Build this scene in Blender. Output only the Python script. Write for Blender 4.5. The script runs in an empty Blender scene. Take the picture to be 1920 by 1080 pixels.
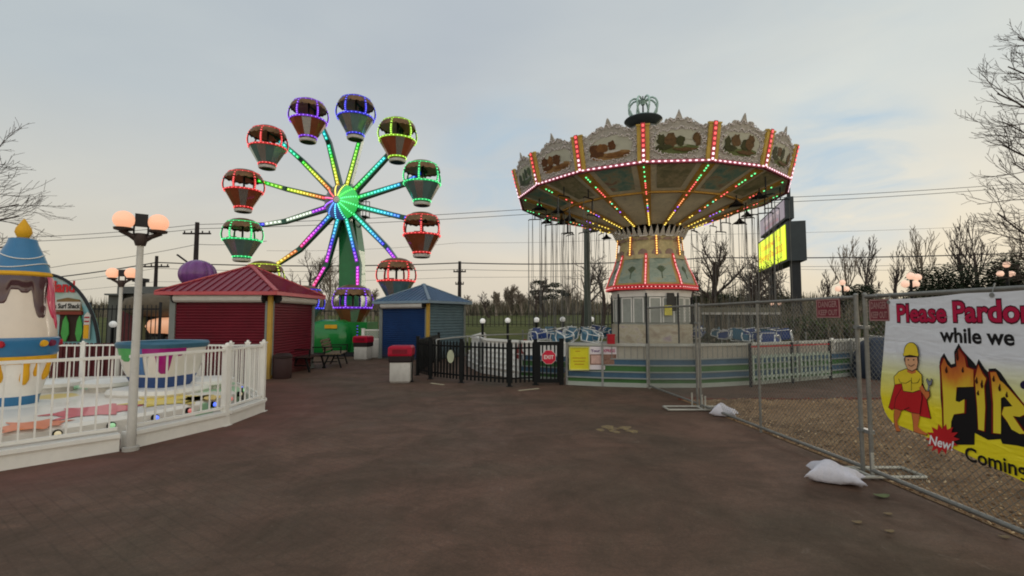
import bpy, math, random, colorsys
from mathutils import Vector, Matrix, noise
R = math.radians
S = bpy.context.scene
COL = S.collection
V = Vector
sin, cos, pi = math.sin, math.cos, math.pi

# ------------------------------------------------------------------ camera
F_PX = 900.0
PITCH = math.atan(55 / F_PX)
EYE = 1.6
cam = bpy.data.cameras.new('camera')
cam.sensor_width = 36
cam.lens = 36 * F_PX / 1920
cam.clip_start = 0.05
cam.clip_end = 3000
co = bpy.data.objects.new('camera', cam)
COL.objects.link(co)
co.location = (0, 0, EYE)
co.rotation_euler = (pi / 2 + PITCH, 0, 0)
S.camera = co

def ray(u, v):
    a, b = (u - 960) / F_PX, (540 - v) / F_PX
    return V((a, cos(PITCH) - b * sin(PITCH), sin(PITCH) + b * cos(PITCH)))
def P(u, v, Y):
    d = ray(u, v); k = Y / d.y
    return V((d.x * k, Y, EYE + d.z * k))
def G(u, v, z=0.0):
    d = ray(u, v); k = (z - EYE) / d.z
    return V((d.x * k, d.y * k, z))

# ------------------------------------------------------------------ materials
def srgb(r, g, b):
    f = lambda c: (c / 255 / 12.92) if c / 255 <= .04045 else ((c / 255 + .055) / 1.055) ** 2.4
    return (f(r), f(g), f(b))
_m = {}
def newmat(name):
    m = bpy.data.materials.new(name); m.use_nodes = True
    nt = m.node_tree
    return m, nt, nt.nodes['Principled BSDF']
def node(nt, t, **k):
    n = nt.nodes.new(t)
    for a, b in k.items():
        setattr(n, a, b)
    return n
def pos(nt, sc=(1, 1, 1)):
    g = node(nt, 'ShaderNodeNewGeometry'); mp = node(nt, 'ShaderNodeMapping')
    mp.inputs['Scale'].default_value = sc
    nt.links.new(g.outputs['Position'], mp.inputs['Vector'])
    return mp.outputs['Vector']
def ramp(nt, src, stops):
    r = node(nt, 'ShaderNodeValToRGB')
    e = r.color_ramp.elements
    while len(e) < len(stops): e.new(.5)
    for i, (p, c) in enumerate(stops):
        e[i].position = p; e[i].color = (*c[:3], 1)
    nt.links.new(src, r.inputs['Fac'])
    return r.outputs['Color']
def tex(nt, vec, scale, detail=4, rough=.6, dist=0):
    n = node(nt, 'ShaderNodeTexNoise')
    n.inputs['Scale'].default_value = scale; n.inputs['Detail'].default_value = detail
    n.inputs['Roughness'].default_value = rough; n.inputs['Distortion'].default_value = dist
    nt.links.new(vec, n.inputs['Vector'])
    return n.outputs['Fac']
def mixc(nt, fac, a, b, mode='MIX'):
    n = node(nt, 'ShaderNodeMix', data_type='RGBA', blend_type=mode)
    for i, s in ((0, fac), (6, a), (7, b)):
        if hasattr(s, 'is_output'): nt.links.new(s, n.inputs[i])
        else: n.inputs[i].default_value = s if i == 0 else (*s[:3], 1)
    return n.outputs[2]
def bump(nt, b, src, strength=.3, dist=.02):
    n = node(nt, 'ShaderNodeBump'); n.inputs['Strength'].default_value = strength
    n.inputs['Distance'].default_value = dist
    nt.links.new(src, n.inputs['Height']); nt.links.new(n.outputs['Normal'], b.inputs['Normal'])
def paint(name, col, rough=.55, metal=0.0, var=.14, scale=3.0, bm=0, bscale=60, dirt=.25, coat=0, em=None, es=0, stretch=(1, 1, 1), grime=0):
    if name in _m: return _m[name]
    m, nt, b = newmat(name)
    vec = pos(nt, stretch)
    n1 = tex(nt, vec, scale, 6, .65)
    lo = tuple(c * (1 - var) for c in col); hi = tuple(min(1, c * (1 + var)) for c in col)
    c = ramp(nt, n1, [(.3, lo), (.7, hi)])
    if dirt:
        n2 = tex(nt, vec, scale * 3.7, 5, .7, .6)
        f = ramp(nt, n2, [(.52, (0, 0, 0)), (.75, (dirt, dirt, dirt))])
        c = mixc(nt, f, c, tuple(x * .45 + .012 for x in col))
    if grime:      # splashed dirt near the ground, ragged upper edge
        gg = node(nt, 'ShaderNodeNewGeometry'); sz_ = node(nt, 'ShaderNodeSeparateXYZ'); nt.links.new(gg.outputs['Position'], sz_.inputs[0])
        ma = node(nt, 'ShaderNodeMath', operation='MULTIPLY_ADD'); nt.links.new(tex(nt, pos(nt, (1, 1, .4)), 7, 5, .7), ma.inputs[0]); ma.inputs[1].default_value = -.55; nt.links.new(sz_.outputs['Z'], ma.inputs[2])
        mg = node(nt, 'ShaderNodeMapRange'); mg.inputs[1].default_value = .22; mg.inputs[2].default_value = -.22; mg.inputs[3].default_value = 0; mg.inputs[4].default_value = grime; nt.links.new(ma.outputs[0], mg.inputs[0])
        c = mixc(nt, mg.outputs[0], c, srgb(74, 60, 50))
    nt.links.new(c, b.inputs['Base Color'])
    b.inputs['Roughness'].default_value = rough
    b.inputs['Metallic'].default_value = metal
    b.inputs['Coat Weight'].default_value = coat
    b.inputs['Specular IOR Level'].default_value = .22
    if bm:
        bump(nt, b, tex(nt, vec, bscale, 3), bm, .01)
    if em:
        b.inputs['Emission Color'].default_value = (*em, 1); b.inputs['Emission Strength'].default_value = es
    _m[name] = m
    return m
def glow(name, col, es, base=(.3, .3, .3)):
    if name in _m: return _m[name]
    m, nt, b = newmat(name)
    b.inputs['Base Color'].default_value = (*base, 1)
    b.inputs['Emission Color'].default_value = (*col, 1); b.inputs['Emission Strength'].default_value = es
    b.inputs['Roughness'].default_value = .4
    _m[name] = m
    return m
HUES = 24
def led(h, bright=True, sat=.93, white=0):
    """LED dots (bright) and the coloured lens strip they sit in (dim)."""
    k = int(round((h % 1) * HUES)) % HUES
    nm = 'led_%s_%02d_%d' % ('dot' if bright else 'lens', k, int(white * 10))
    if nm in _m: return _m[nm]
    c = colorsys.hsv_to_rgb(k / HUES, (.86 if bright else 1.0) * (1 - white * .8), 1)
    return glow(nm, c, 1.9 if bright else .36, tuple(.25 * x + .03 for x in c))

# ------------------------------------------------------------------ mesh builder
class MB:
    def __init__(s): s.v = []; s.f = []; s.mi = []; s.mats = []; s.cur = 0
    def use(s, m):
        if m not in s.mats: s.mats.append(m)
        s.cur = s.mats.index(m); return s
    def add(s, vs, fs):
        o = len(s.v); s.v += [V(x) for x in vs]
        for f in fs: s.f.append([i + o for i in f]); s.mi.append(s.cur)
        return s
    def frame(s, o, ax, ay, az, sx, sy, sz):
        vs = [o + ax * (x * sx / 2) + ay * (y * sy / 2) + az * (z * sz / 2) for x, y, z in
              ((-1,-1,-1),(1,-1,-1),(1,1,-1),(-1,1,-1),(-1,-1,1),(1,-1,1),(1,1,1),(-1,1,1))]
        return s.add(vs, [(0,3,2,1),(4,5,6,7),(0,1,5,4),(1,2,6,5),(2,3,7,6),(3,0,4,7)])
    def box(s, c, sz, rz=0):
        c = V(c); ax = V((cos(rz), sin(rz), 0)); ay = V((-sin(rz), cos(rz), 0))
        return s.frame(c, ax, ay, V((0, 0, 1)), *sz)
    def bar(s, p, q, w, h=None, up=(0, 0, 1)):
        p, q = V(p), V(q); h = h or w; d = q - p; L = d.length
        if L < 1e-6: return s
        d /= L; up = V(up)
        if abs(d.dot(up)) > .98: up = V((0, 1, 0))
        x = d.cross(up).normalized(); y = x.cross(d)
        return s.frame((p + q) / 2, x, d, y, w, L, h)
    def tube(s, pts, r, n=8, caps=True):
        pts = [V(p) for p in pts]; m = len(pts)
        rs = r if isinstance(r, (list, tuple)) else [r] * m
        vs = []; fs = []; ref = None
        for i, p in enumerate(pts):
            d = (pts[min(i + 1, m - 1)] - pts[max(i - 1, 0)])
            d = d.normalized() if d.length > 1e-9 else V((0, 0, 1))
            if ref is None: ref = V((0, 0, 1)) if abs(d.z) < .9 else V((1, 0, 0))
            x = d.cross(ref)
            if x.length < 1e-4: x = d.cross(V((0, 1, 0)))
            x.normalize(); y = d.cross(x); ref = x.cross(d)
            for k in range(n):
                a = 2 * pi * k / n; vs.append(p + (x * cos(a) + y * sin(a)) * rs[i])
        for i in range(m - 1):
            for k in range(n):
                a, b = i * n + k, i * n + (k + 1) % n
                fs.append((a, b, b + n, a + n))
        if caps: fs.append(tuple(range(n))[::-1]); fs.append(tuple(range((m - 1) * n, m * n)))
        return s.add(vs, fs)
    def lathe(s, prof, c=(0, 0, 0), n=24, closed=True, a0=0, wob=None):
        c = V(c); vs = []; fs = []
        for i, (r, z) in enumerate(prof):
            for k in range(n):
                a = 2 * pi * k / n + a0; rr = r * (wob(a, i) if wob else 1)
                vs.append(c + V((rr * cos(a), rr * sin(a), z)))
        for i in range(len(prof) - 1):
            for k in range(n):
                a, b = i * n + k, i * n + (k + 1) % n
                fs.append((a, b, b + n, a + n))
        if closed:
            if prof[0][0] > 1e-4: fs.append(tuple(range(n))[::-1])
            if prof[-1][0] > 1e-4: fs.append(tuple(range((len(prof) - 1) * n, len(prof) * n)))
        return s.add(vs, fs)
    def ball(s, c, r, n=12, m=8, sq=(1, 1, 1)):
        c = V(c); prof = [(r * sin(pi * i / m), -r * cos(pi * i / m)) for i in range(m + 1)]
        vs = []; fs = []
        for rr, z in prof:
            for k in range(n):
                a = 2 * pi * k / n; vs.append(c + V((rr * cos(a) * sq[0], rr * sin(a) * sq[1], z * sq[2])))
        for i in range(m):
            for k in range(n):
                a, b = i * n + k, i * n + (k + 1) % n
                fs.append((a, b, b + n, a + n))
        return s.add(vs, fs)
    def quad(s, a, b, c, d): return s.add([a, b, c, d], [(0, 1, 2, 3)])
    def plate(s, pts, off):
        """closed slab: polygon pts extruded by vector off"""
        pts = [V(p) for p in pts]; n = len(pts); off = V(off)
        return s.add(pts + [p + off for p in pts], [tuple(range(n))[::-1], tuple(range(n, 2 * n))] +
                     [(i, (i + 1) % n, n + (i + 1) % n, n + i) for i in range(n)])
    def build(s, name, mat=None, parent=None, smooth=False, org=None, world=False):
        """world=True: vertices are in world space, shifted to the parent's location; org: origin of a top-level mesh"""
        o0 = V((0, 0, 0))
        if world and parent is not None:
            q = parent
            while q is not None: o0 = o0 + q.location; q = q.parent
        if org is not None: o0 = V(org)
        me = bpy.data.meshes.new(name)
        me.from_pydata([v - o0 for v in s.v], [], s.f)
        mats = s.mats if s.mats else [mat]
        if mat is not None and s.mats == []: mats = [mat]
        for m in mats: me.materials.append(m)
        if s.mats:
            for p, i in zip(me.polygons, s.mi): p.material_index = i
        if smooth:
            me.polygons.foreach_set('use_smooth', [True] * len(me.polygons))
            if smooth == 2:
                me.set_sharp_from_angle(angle=R(38))
        me.update()
        ob = bpy.data.objects.new(name, me); COL.objects.link(ob)
        if org is not None: ob.location = org
        if parent is not None: ob.parent = parent
        return ob

def tag(o, label=None, cat=None, group=None, kind=None):
    if label: o['label'] = label
    if cat: o['category'] = cat
    if group: o['group'] = group
    if kind: o['kind'] = kind
    return o
def thing(name, label, cat, loc=(0, 0, 0), rz=0, group=None):
    o = bpy.data.objects.new(name, None); COL.objects.link(o)
    o.location = V(loc); o.rotation_euler = (0, 0, rz); o.empty_display_size = .2
    return tag(o, label, cat, group)
def sub(name, parent, loc=(0, 0, 0), rz=0, label=None):
    o = bpy.data.objects.new(name, None); COL.objects.link(o)
    o.location = V(loc); o.rotation_euler = (0, 0, rz); o.parent = parent; o.empty_display_size = .1
    if label: o['label'] = label
    return o
def text_mesh(body, bold=.0, shear=0, spacing=1.0):
    cu = bpy.data.curves.new('lettering', 'FONT'); cu.body = body; cu.offset = bold; cu.shear = shear
    cu.space_character = spacing; cu.resolution_u = 3
    ob = bpy.data.objects.new('lettering', cu); COL.objects.link(ob)
    dg = bpy.context.evaluated_depsgraph_get()
    me = bpy.data.meshes.new_from_object(ob.evaluated_get(dg))
    vs = [v.co.copy() for v in me.vertices]; fs = [tuple(p.vertices) for p in me.polygons]
    bpy.data.objects.remove(ob)
    x0 = min(v.x for v in vs); x1 = max(v.x for v in vs)
    return [V((v.x - x0, v.y, 0)) for v in vs], fs, x1 - x0
def letters(name, body, p0, ax, up, width, height, mat, parent, bold=.0, shear=0, out=None, world=True, thick=.003):
    """flat lettering: p0 = left end of the baseline, cap height scaled to height"""
    vs, fs, w = text_mesh(body, bold, shear)
    p0, ax, up = V(p0), V(ax), V(up)
    kx = width / w; ky = height / .70
    mb = MB(); mb.add([p0 + ax * (v.x * kx) + up * (v.y * ky) for v in vs], fs)
    return mb.build(name, mat, parent, world=world)
# ------------------------------------------------------------------ world: evening sky through broken high cloud
W = bpy.data.worlds.new('World'); S.world = W; W.use_nodes = True
nt = W.node_tree; nt.nodes.clear()
SUN_EL, SUN_AZ = R(7), R(38)           # low in the west, right of the view
sky = node(nt, 'ShaderNodeTexSky', sky_type='NISHITA'); sky.sun_disc = False
sky.sun_elevation = SUN_EL; sky.sun_rotation = SUN_AZ
bg1 = node(nt, 'ShaderNodeBackground'); bg1.inputs['Strength'].default_value = .05
nt.links.new(sky.outputs[0], bg1.inputs[0])
tc = node(nt, 'ShaderNodeTexCoord'); sp = node(nt, 'ShaderNodeSeparateXYZ')
nt.links.new(tc.outputs['Generated'], sp.inputs[0])
colr = ramp(nt, sp.outputs['Z'], [(0, srgb(217, 205, 184)), (.09, srgb(223, 212, 192)), (.20, srgb(211, 208, 200)),
                                 (.36, srgb(194, 200, 203)), (.62, srgb(184, 192, 198)), (1, srgb(178, 186, 194))])
mp = node(nt, 'ShaderNodeMapping'); mp.inputs['Scale'].default_value = (1, 1, 2.6)
nt.links.new(tc.outputs['Generated'], mp.inputs['Vector'])
n1 = tex(nt, mp.outputs[0], 1.7, 5, .5, .5)
lum = ramp(nt, n1, [(.30, (.90, .91, .94)), (.70, (1.08, 1.06, 1.03))])
c1 = mixc(nt, 1.0, colr, lum, 'MULTIPLY')
# brighter and warmer towards the right
rx = ramp(nt, sp.outputs['X'], [(0, (.93, .95, .97)), (1, (1, 1, 1))])
mr = node(nt, 'ShaderNodeMapRange'); mr.inputs[1].default_value = -.7; mr.inputs[2].default_value = .6
nt.links.new(sp.outputs['X'], mr.inputs[0])
rx = ramp(nt, mr.outputs[0], [(0, (.96, .98, .975)), (.45, (.99, .99, 1)), (1, (1.30, 1.25, 1.13))])
c1 = mixc(nt, 1.0, c1, rx, 'MULTIPLY')
# sky behind the camera brightened, added as frontal fill light
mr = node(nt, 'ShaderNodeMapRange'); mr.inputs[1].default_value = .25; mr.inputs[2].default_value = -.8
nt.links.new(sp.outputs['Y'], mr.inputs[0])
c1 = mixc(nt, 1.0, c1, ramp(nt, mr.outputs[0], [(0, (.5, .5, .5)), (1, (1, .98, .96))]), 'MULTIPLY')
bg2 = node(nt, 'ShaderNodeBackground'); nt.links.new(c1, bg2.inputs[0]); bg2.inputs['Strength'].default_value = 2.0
# thin blue gaps in the cloud near the horizon: noise times two broad patches
def patch(u, v, size, amp):
    d = ray(u, v).normalized()
    dt = node(nt, 'ShaderNodeVectorMath', operation='DOT_PRODUCT')
    nt.links.new(tc.outputs['Generated'], dt.inputs[0]); dt.inputs[1].default_value = d
    r = node(nt, 'ShaderNodeMapRange'); r.interpolation_type = 'SMOOTHSTEP'
    r.inputs[1].default_value = cos(size); r.inputs[2].default_value = 1.0
    r.inputs[3].default_value = 0; r.inputs[4].default_value = amp
    nt.links.new(dt.outputs['Value'], r.inputs[0]); return r.outputs[0]
n2 = tex(nt, mp.outputs[0], 4.5, 5, .55, .8)
gap = None
for a in ((1570, 345, R(10), 1.15), (955, 330, R(11), .6), (1500, 60, R(16), .15)):
    p_ = patch(*a)
    if gap is None: gap = p_
    else:
        ad = node(nt, 'ShaderNodeMath', operation='ADD'); nt.links.new(gap, ad.inputs[0]); nt.links.new(p_, ad.inputs[1]); gap = ad.outputs[0]
nz = ramp(nt, n2, [(.38, (.15, .15, .15)), (.62, (1, 1, 1))])
ml = node(nt, 'ShaderNodeMath', operation='MULTIPLY'); nt.links.new(gap, ml.inputs[0]); nt.links.new(nz, ml.inputs[1])
m2 = node(nt, 'ShaderNodeMath', operation='MULTIPLY'); nt.links.new(ml.outputs[0], m2.inputs[0]); m2.inputs[1].default_value = .75
m3 = node(nt, 'ShaderNodeMath', operation='ADD'); nt.links.new(m2.outputs[0], m3.inputs[0]); m3.inputs[1].default_value = .06; m3.use_clamp = True
# the blue itself: clear evening air
bg3 = node(nt, 'ShaderNodeBackground'); bg3.inputs[0].default_value = (*srgb(168, 200, 224), 1); bg3.inputs[1].default_value = 1.0
adds = node(nt, 'ShaderNodeMixShader'); adds.inputs[0].default_value = .93
nt.links.new(bg1.outputs[0], adds.inputs[1]); nt.links.new(bg3.outputs[0], adds.inputs[2])
mx = node(nt, 'ShaderNodeMixShader')
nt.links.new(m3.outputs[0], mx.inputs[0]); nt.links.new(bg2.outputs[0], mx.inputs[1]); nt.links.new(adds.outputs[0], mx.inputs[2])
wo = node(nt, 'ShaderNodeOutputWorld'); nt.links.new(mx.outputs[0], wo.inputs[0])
sl = bpy.data.lights.new('sun', 'SUN'); sl.energy = .5; sl.angle = R(14); sl.color = (1, .86, .7)
so = bpy.data.objects.new('sun', sl); COL.objects.link(so)
sd = V((sin(SUN_AZ) * cos(SUN_EL), cos(SUN_AZ) * cos(SUN_EL), sin(SUN_EL)))
so.rotation_euler = (-sd).to_track_quat('-Z', 'Y').to_euler(); so.location = (20, 20, 20)
S.view_settings.view_transform = 'Standard'; S.view_settings.look = 'None'; S.view_settings.exposure = 0; S.view_settings.gamma = 1
S.render.engine = 'CYCLES'
S.cycles.use_denoising = True
S.cycles.max_bounces = 5; S.cycles.diffuse_bounces = 3; S.cycles.glossy_bounces = 3
S.cycles.sample_clamp_indirect = 3
S.cycles.filter_width = 1.9

# ------------------------------------------------------------------ common materials
WHITE = paint('white_paint', srgb(226, 222, 214), .45, var=.06, dirt=.14, grime=.12)
OLDWHITE = paint('weathered_white', srgb(196, 192, 184), .6, var=.08, dirt=.3, grime=.4)
STEEL = paint('galvanised_steel', srgb(140, 140, 136), .45, .55, var=.15, scale=9, dirt=.3)
DARKSTEEL = paint('dark_steel', srgb(42, 42, 44), .55, .2)
BLACK = paint('black_paint', srgb(10, 12, 12), .6, var=.2, dirt=.1)
CREAM = paint('cream_board', srgb(200, 190, 165), .6, var=.1, dirt=.35)
YELLOW = paint('yellow_board', srgb(214, 160, 34), .55, var=.12, dirt=.3)
BLUE = paint('blue_fibreglass', srgb(48, 108, 150), .3, coat=.4, var=.08, dirt=.1)
REDP = paint('red_paint', srgb(165, 28, 40), .4, var=.1)
BARK = paint('bark', srgb(74, 66, 60), .9, var=.3, scale=6, dirt=.4)
GREENM = paint('green_metal', srgb(40, 130, 70), .4, .1, coat=.3, var=.1)
CHAINM = paint('chain_metal', srgb(96, 96, 94), .5, .4)
GREY = paint('grey_cladding', srgb(120, 124, 120), .7, var=.1, dirt=.3)

# ------------------------------------------------------------------ ground
def terr(x, y):
    if y < 22: return 0
    k = [(22, 0), (26, .5), (30, .95), (45, 1.75), (65, 2.5), (120, 3.0), (900, 3.0)]
    for (a, za), (b, zb) in zip(k, k[1:]):
        if a <= y <= b: z = za + (zb - za) * (y - a) / (b - a); break
    return z * (.8 + .2 * noise.noise(V((x * .05, y * .05, 0)))) - .02
mb = MB()
xs = [-400, -200, -120] + [-80 + 5 * i for i in range(33)] + [120, 200, 400]
ys = [-60, -20, 0, 10, 18, 22, 24, 26, 28, 30, 34, 38, 42, 46, 50, 55, 60, 66, 75, 90, 120, 200, 400, 800]
vs = [V((x, y, terr(x, y))) for y in ys for x in xs]; nx = len(xs)
mb.add(vs, [(j * nx + i, j * nx + i + 1, (j + 1) * nx + i + 1, (j + 1) * nx + i) for j in range(len(ys) - 1) for i in range(nx - 1)])
m, t, b = newmat('lawn')
vec = pos(t)
c = ramp(t, tex(t, vec, .35, 6, .7), [(.3, (.06, .07, .026)), (.5, (.10, .11, .036)), (.72, (.17, .165, .055))])
c = mixc(t, ramp(t, tex(t, vec, 9, 4, .8), [(.4, (0, 0, 0)), (.7, (.6, .6, .6))]), c, (.05, .045, .025))
t.links.new(c, b.inputs['Base Color']); b.inputs['Roughness'].default_value = 1; b.inputs['Specular IOR Level'].default_value = .1
bump(t, b, tex(t, vec, 30, 4), .6, .05)
tag(mb.build('ground', m, smooth=True), 'winter lawn rising to a low bank behind the rides', kind='structure')

# stamped paving of the plaza
m, t, b = newmat('stamped_paving')
vec = pos(t)
big = ramp(t, tex(t, vec, .45, 6, .62, .4), [(.26, srgb(88, 77, 60)), (.44, srgb(106, 82, 66)), (.58, srgb(118, 86, 70)), (.74, srgb(130, 100, 82))])
n2 = tex(t, pos(t, (1, .8, 1)), 1.6, 6, .7, .6)
c = mixc(t, ramp(t, n2, [(.45, (0, 0, 0)), (.7, (.6, .6, .6))]), big, srgb(68, 57, 47))
c = mixc(t, ramp(t, tex(t, vec, 45, 6, .9), [(.35, (0, 0, 0)), (.70, (.65, .65, .65))]), c, srgb(52, 46, 40))
c = mixc(t, ramp(t, tex(t, vec, 95, 4, .9), [(.58, (0, 0, 0)), (.68, (.5, .5, .5))]), c, srgb(134, 118, 104))
c = mixc(t, ramp(t, tex(t, vec, 5, 3, .6, 1.5), [(.66, (0, 0, 0)), (.74, (.35, .35, .35))]), c, srgb(130, 116, 104))
br = node(t, 'ShaderNodeTexBrick'); br.inputs['Scale'].default_value = 1
br.inputs['Brick Width'].default_value = .22; br.inputs['Row Height'].default_value = .11; br.inputs['Mortar Size'].default_value = .008
br.inputs['Color1'].default_value = (1, 1, 1, 1); br.inputs['Color2'].default_value = (.86, .82, .8, 1); br.inputs['Mortar'].default_value = (.55, .55, .55, 1)
mp_ = node(t, 'ShaderNodeMapping'); g_ = node(t, 'ShaderNodeNewGeometry'); mp_.inputs['Rotation'].default_value = (0, 0, R(35))
t.links.new(g_.outputs['Position'], mp_.inputs['Vector']); t.links.new(mp_.outputs[0], br.inputs['Vector'])
bd = node(t, 'ShaderNodeVectorMath', operation='DISTANCE'); t.links.new(g_.outputs['Position'], bd.inputs[0]); bd.inputs[1].default_value = (-7.85, 7.7, 0)
bm_ = node(t, 'ShaderNodeMapRange'); bm_.inputs[1].default_value = 9.5; bm_.inputs[2].default_value = 5.0; bm_.inputs[3].default_value = .12; bm_.inputs[4].default_value = .50
t.links.new(bd.outputs['Value'], bm_.inputs[0])
c = mixc(t, bm_.outputs[0], c, mixc(t, 1, c, br.outputs['Color'], 'MULTIPLY'))
ck = node(t, 'ShaderNodeTexVoronoi', feature='DISTANCE_TO_EDGE'); ck.inputs['Scale'].default_value = .45
cv = node(t, 'ShaderNodeVectorMath', operation='MULTIPLY_ADD'); cn = node(t, 'ShaderNodeTexNoise'); cn.inputs['Scale'].default_value = 2.2; cn.inputs['Detail'].default_value = 6
t.links.new(vec, cn.inputs['Vector']); t.links.new(cn.outputs['Color'], cv.inputs[0]); cv.inputs[1].default_value = (.8, .8, 0); t.links.new(vec, cv.inputs[2]); t.links.new(cv.outputs[0], ck.inputs['Vector'])
c = mixc(t, ramp(t, ck.outputs['Distance'], [(0, (.22, .22, .22)), (.007, (0, 0, 0))]), c, srgb(50, 42, 34))
# redder course near the tea-cup ride
sx = node(t, 'ShaderNodeVectorMath', operation='DISTANCE'); t.links.new(g_.outputs['Position'], sx.inputs[0]); sx.inputs[1].default_value = (-7.85, 7.7, 0)
rd = ramp(t, sx.outputs['Value'], [(0, (0, 0, 0)), (1, (0, 0, 0))])
mrr = node(t, 'ShaderNodeMapRange'); mrr.inputs[1].default_value = 5.4; mrr.inputs[2].default_value = 4.2; mrr.inputs[3].default_value = 0; mrr.inputs[4].default_value = .75
t.links.new(sx.outputs['Value'], mrr.inputs[0])
c = mixc(t, mrr.outputs[0], c, srgb(104, 66, 58))
c = mixc(t, ramp(t, tex(t, pos(t, (.5, 1, 1)), 1.1, 8, .75, 1.2), [(.40, (0, 0, 0)), (.62, (.55, .55, .55))]), c, srgb(64, 50, 38))
c = mixc(t, ramp(t, tex(t, pos(t, (1, .9, 1)), 1.6, 6, .7, 1.0), [(.62, (0, 0, 0)), (.74, (.28, .28, .28))]), c, srgb(128, 106, 88))
t.links.new(c, b.inputs['Base Color']); b.inputs['Specular IOR Level'].default_value = .2
rr = ramp(t, n2, [(.3, (.6, .6, .6)), (.7, (.85, .85, .85))]); t.links.new(rr, b.inputs['Roughness'])
bump(t, b, mixc(t, .5, br.outputs['Color'], tex(t, vec, 60, 4)), .18, .006)
mb = MB(); z = .006
mb.add([(-40, -12, z), (30, -12, z), (30, 22, z), (-40, 22, z)], [(0, 1, 2, 3)])
tag(mb.build('paving', m), 'dark brown stamped paving of the park plaza', kind='structure')

def xf(y):   # line of the temporary fence
    k = [(1.3, 3.70), (4.97, 3.60), (8.55, 3.30), (10.85, 3.07)]
    for (a, xa), (b_, xb) in zip(k, k[1:]):
        if y <= b_ or b_ == 10.85: return xa + (xb - xa) * (y - a) / (b_ - a)
# excavated bed of dirt and wood chips
m, t, b = newmat('dirt_and_chips')
vec = pos(t)
c = ramp(t, tex(t, vec, 2.2, 6, .7), [(.3, srgb(110, 82, 56)), (.5, srgb(152, 118, 82)), (.7, srgb(180, 146, 104))])
c = mixc(t, ramp(t, tex(t, vec, 34, 6, .9), [(.46, (0, 0, 0)), (.66, (.6, .6, .6))]), c, srgb(74, 56, 42))
c = mixc(t, ramp(t, tex(t, vec, 55, 3, .8), [(.6, (0, 0, 0)), (.68, (.7, .7, .7))]), c, srgb(196, 176, 146))
t.links.new(c, b.inputs['Base Color']); b.inputs['Roughness'].default_value = .95
bump(t, b, tex(t, vec, 30, 6, .8), .9, .05)
def dirt_z(x, y):
    e = min(1, max(0, (x - xf(y) - .38) / .7), max(0, (9.35 - y) / .5))
    return .012 + max(0, e) * (.07 + .12 * noise.noise(V((x * .7, y * .7, 1))) + .045 * noise.noise(V((x * 3, y * 3, 2))) + .02 * noise.noise(V((x * 9, y * 9, 5))))
mb = MB(); n_ = 120; mrow = 90
for j in range(mrow + 1):
    y = .5 + (9.4 - .5) * j / mrow
    for i in range(n_ + 1):
        x = xf(y) + .03 + 14 * (i / n_) ** 1.5 + (.0 if 0 < j < mrow else 0)
        yy = y + (.12 * noise.noise(V((x * 1.3, 3, 0))) if j > mrow - 4 else 0)
        mb.v.append(V((x, yy, max(.010, dirt_z(x, yy)))))
for j in range(mrow):
    for i in range(n_):
        a = j * (n_ + 1) + i; mb.f.append([a, a + 1, a + n_ + 2, a + n_ + 1]); mb.mi.append(0)
tag(mb.build('dirt_bed', m, smooth=True), 'bare dirt bed behind the temporary fence', kind='structure')
rng = random.Random(5)
mb = MB()
chipm = [paint('chip_%d' % i, c_, .9, var=.2, dirt=.2) for i, c_ in enumerate((srgb(166, 134, 98), srgb(124, 94, 66), srgb(80, 60, 44), srgb(198, 172, 134)))]
for i in range(15000):
    y = 1.6 + 7.7 * rng.random() ** 1.3; x = xf(y) + .05 + 8 * rng.random() ** 1.4
    s_ = rng.uniform(.005, .017); a = rng.random() * 6.3; zz = dirt_z(x, y) + .004
    mb.use(rng.choice(chipm))
    ax = V((cos(a), sin(a), rng.uniform(-.5, .5))); ay = V((-sin(a), cos(a), rng.uniform(-.4, .4)))
    mb.frame(V((x, y, zz)), ax, ay, V((0, 0, 1)), s_ * rng.uniform(1, 2.6), s_, s_ * .35)
tag(mb.build('wood_chips'), 'loose wood chips and dead leaves over the dirt bed', 'chips', kind='stuff')
# rough dark reddish rim of the dig
mb = MB(); 
rim = paint('red_clay', srgb(104, 62, 48), .95, var=.35, scale=8, dirt=.5)
for i in range(260):
    x = xf(9.4) + .1 + 12 * i / 260; y = 9.42 + .12 * noise.noise(V((x * 1.3, 3, 0))) + rng.uniform(-.07, .07)
    mb.ball((x, y, .0), rng.uniform(.03, .09), 6, 4, (1.4, 1, .6))
tag(mb.build('clay_rim', rim), 'crumbly reddish soil lip at the far edge of the dirt bed', 'soil', kind='stuff')

# worn yellow paint marks and litter on the plaza
def blotch(name, label, cx, cy, r0, n, mat, seed, sq=(1, .6), kind='structure', lift=.0105):
    rg = random.Random(seed); mb = MB()
    for j in range(n):
        x = cx + rg.uniform(-r0, r0) * 1.2; y = cy + rg.uniform(-r0, r0) * .8; r1 = rg.uniform(.25, .5) * r0; k = 9
        mb.add([(x + r1 * cos(2 * pi * i / k) * sq[0] * rg.uniform(.5, 1.3), y + r1 * sin(2 * pi * i / k) * sq[1] * rg.uniform(.5, 1.3), lift + j * .0006) for i in range(k)], [tuple(range(k))])
    return tag(mb.build(name, mat), label, kind=kind)
g = G(1155, 806)
m, t, b = newmat('worn_yellow_paint'); c = ramp(t, tex(t, pos(t), 22, 5, .8), [(.42, srgb(98, 80, 64)), (.62, srgb(142, 120, 70))])
t.links.new(c, b.inputs['Base Color']); b.inputs['Roughness'].default_value = .9
blotch('paint_marking', 'worn yellow paint mark on the plaza', g.x, g.y, .20, 10, m, 2, (1, 1.3), lift=.0075)
STRIPE = paint('worn_white_line', srgb(176, 166, 138), .9, var=.3, scale=20, dirt=.7)
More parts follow.
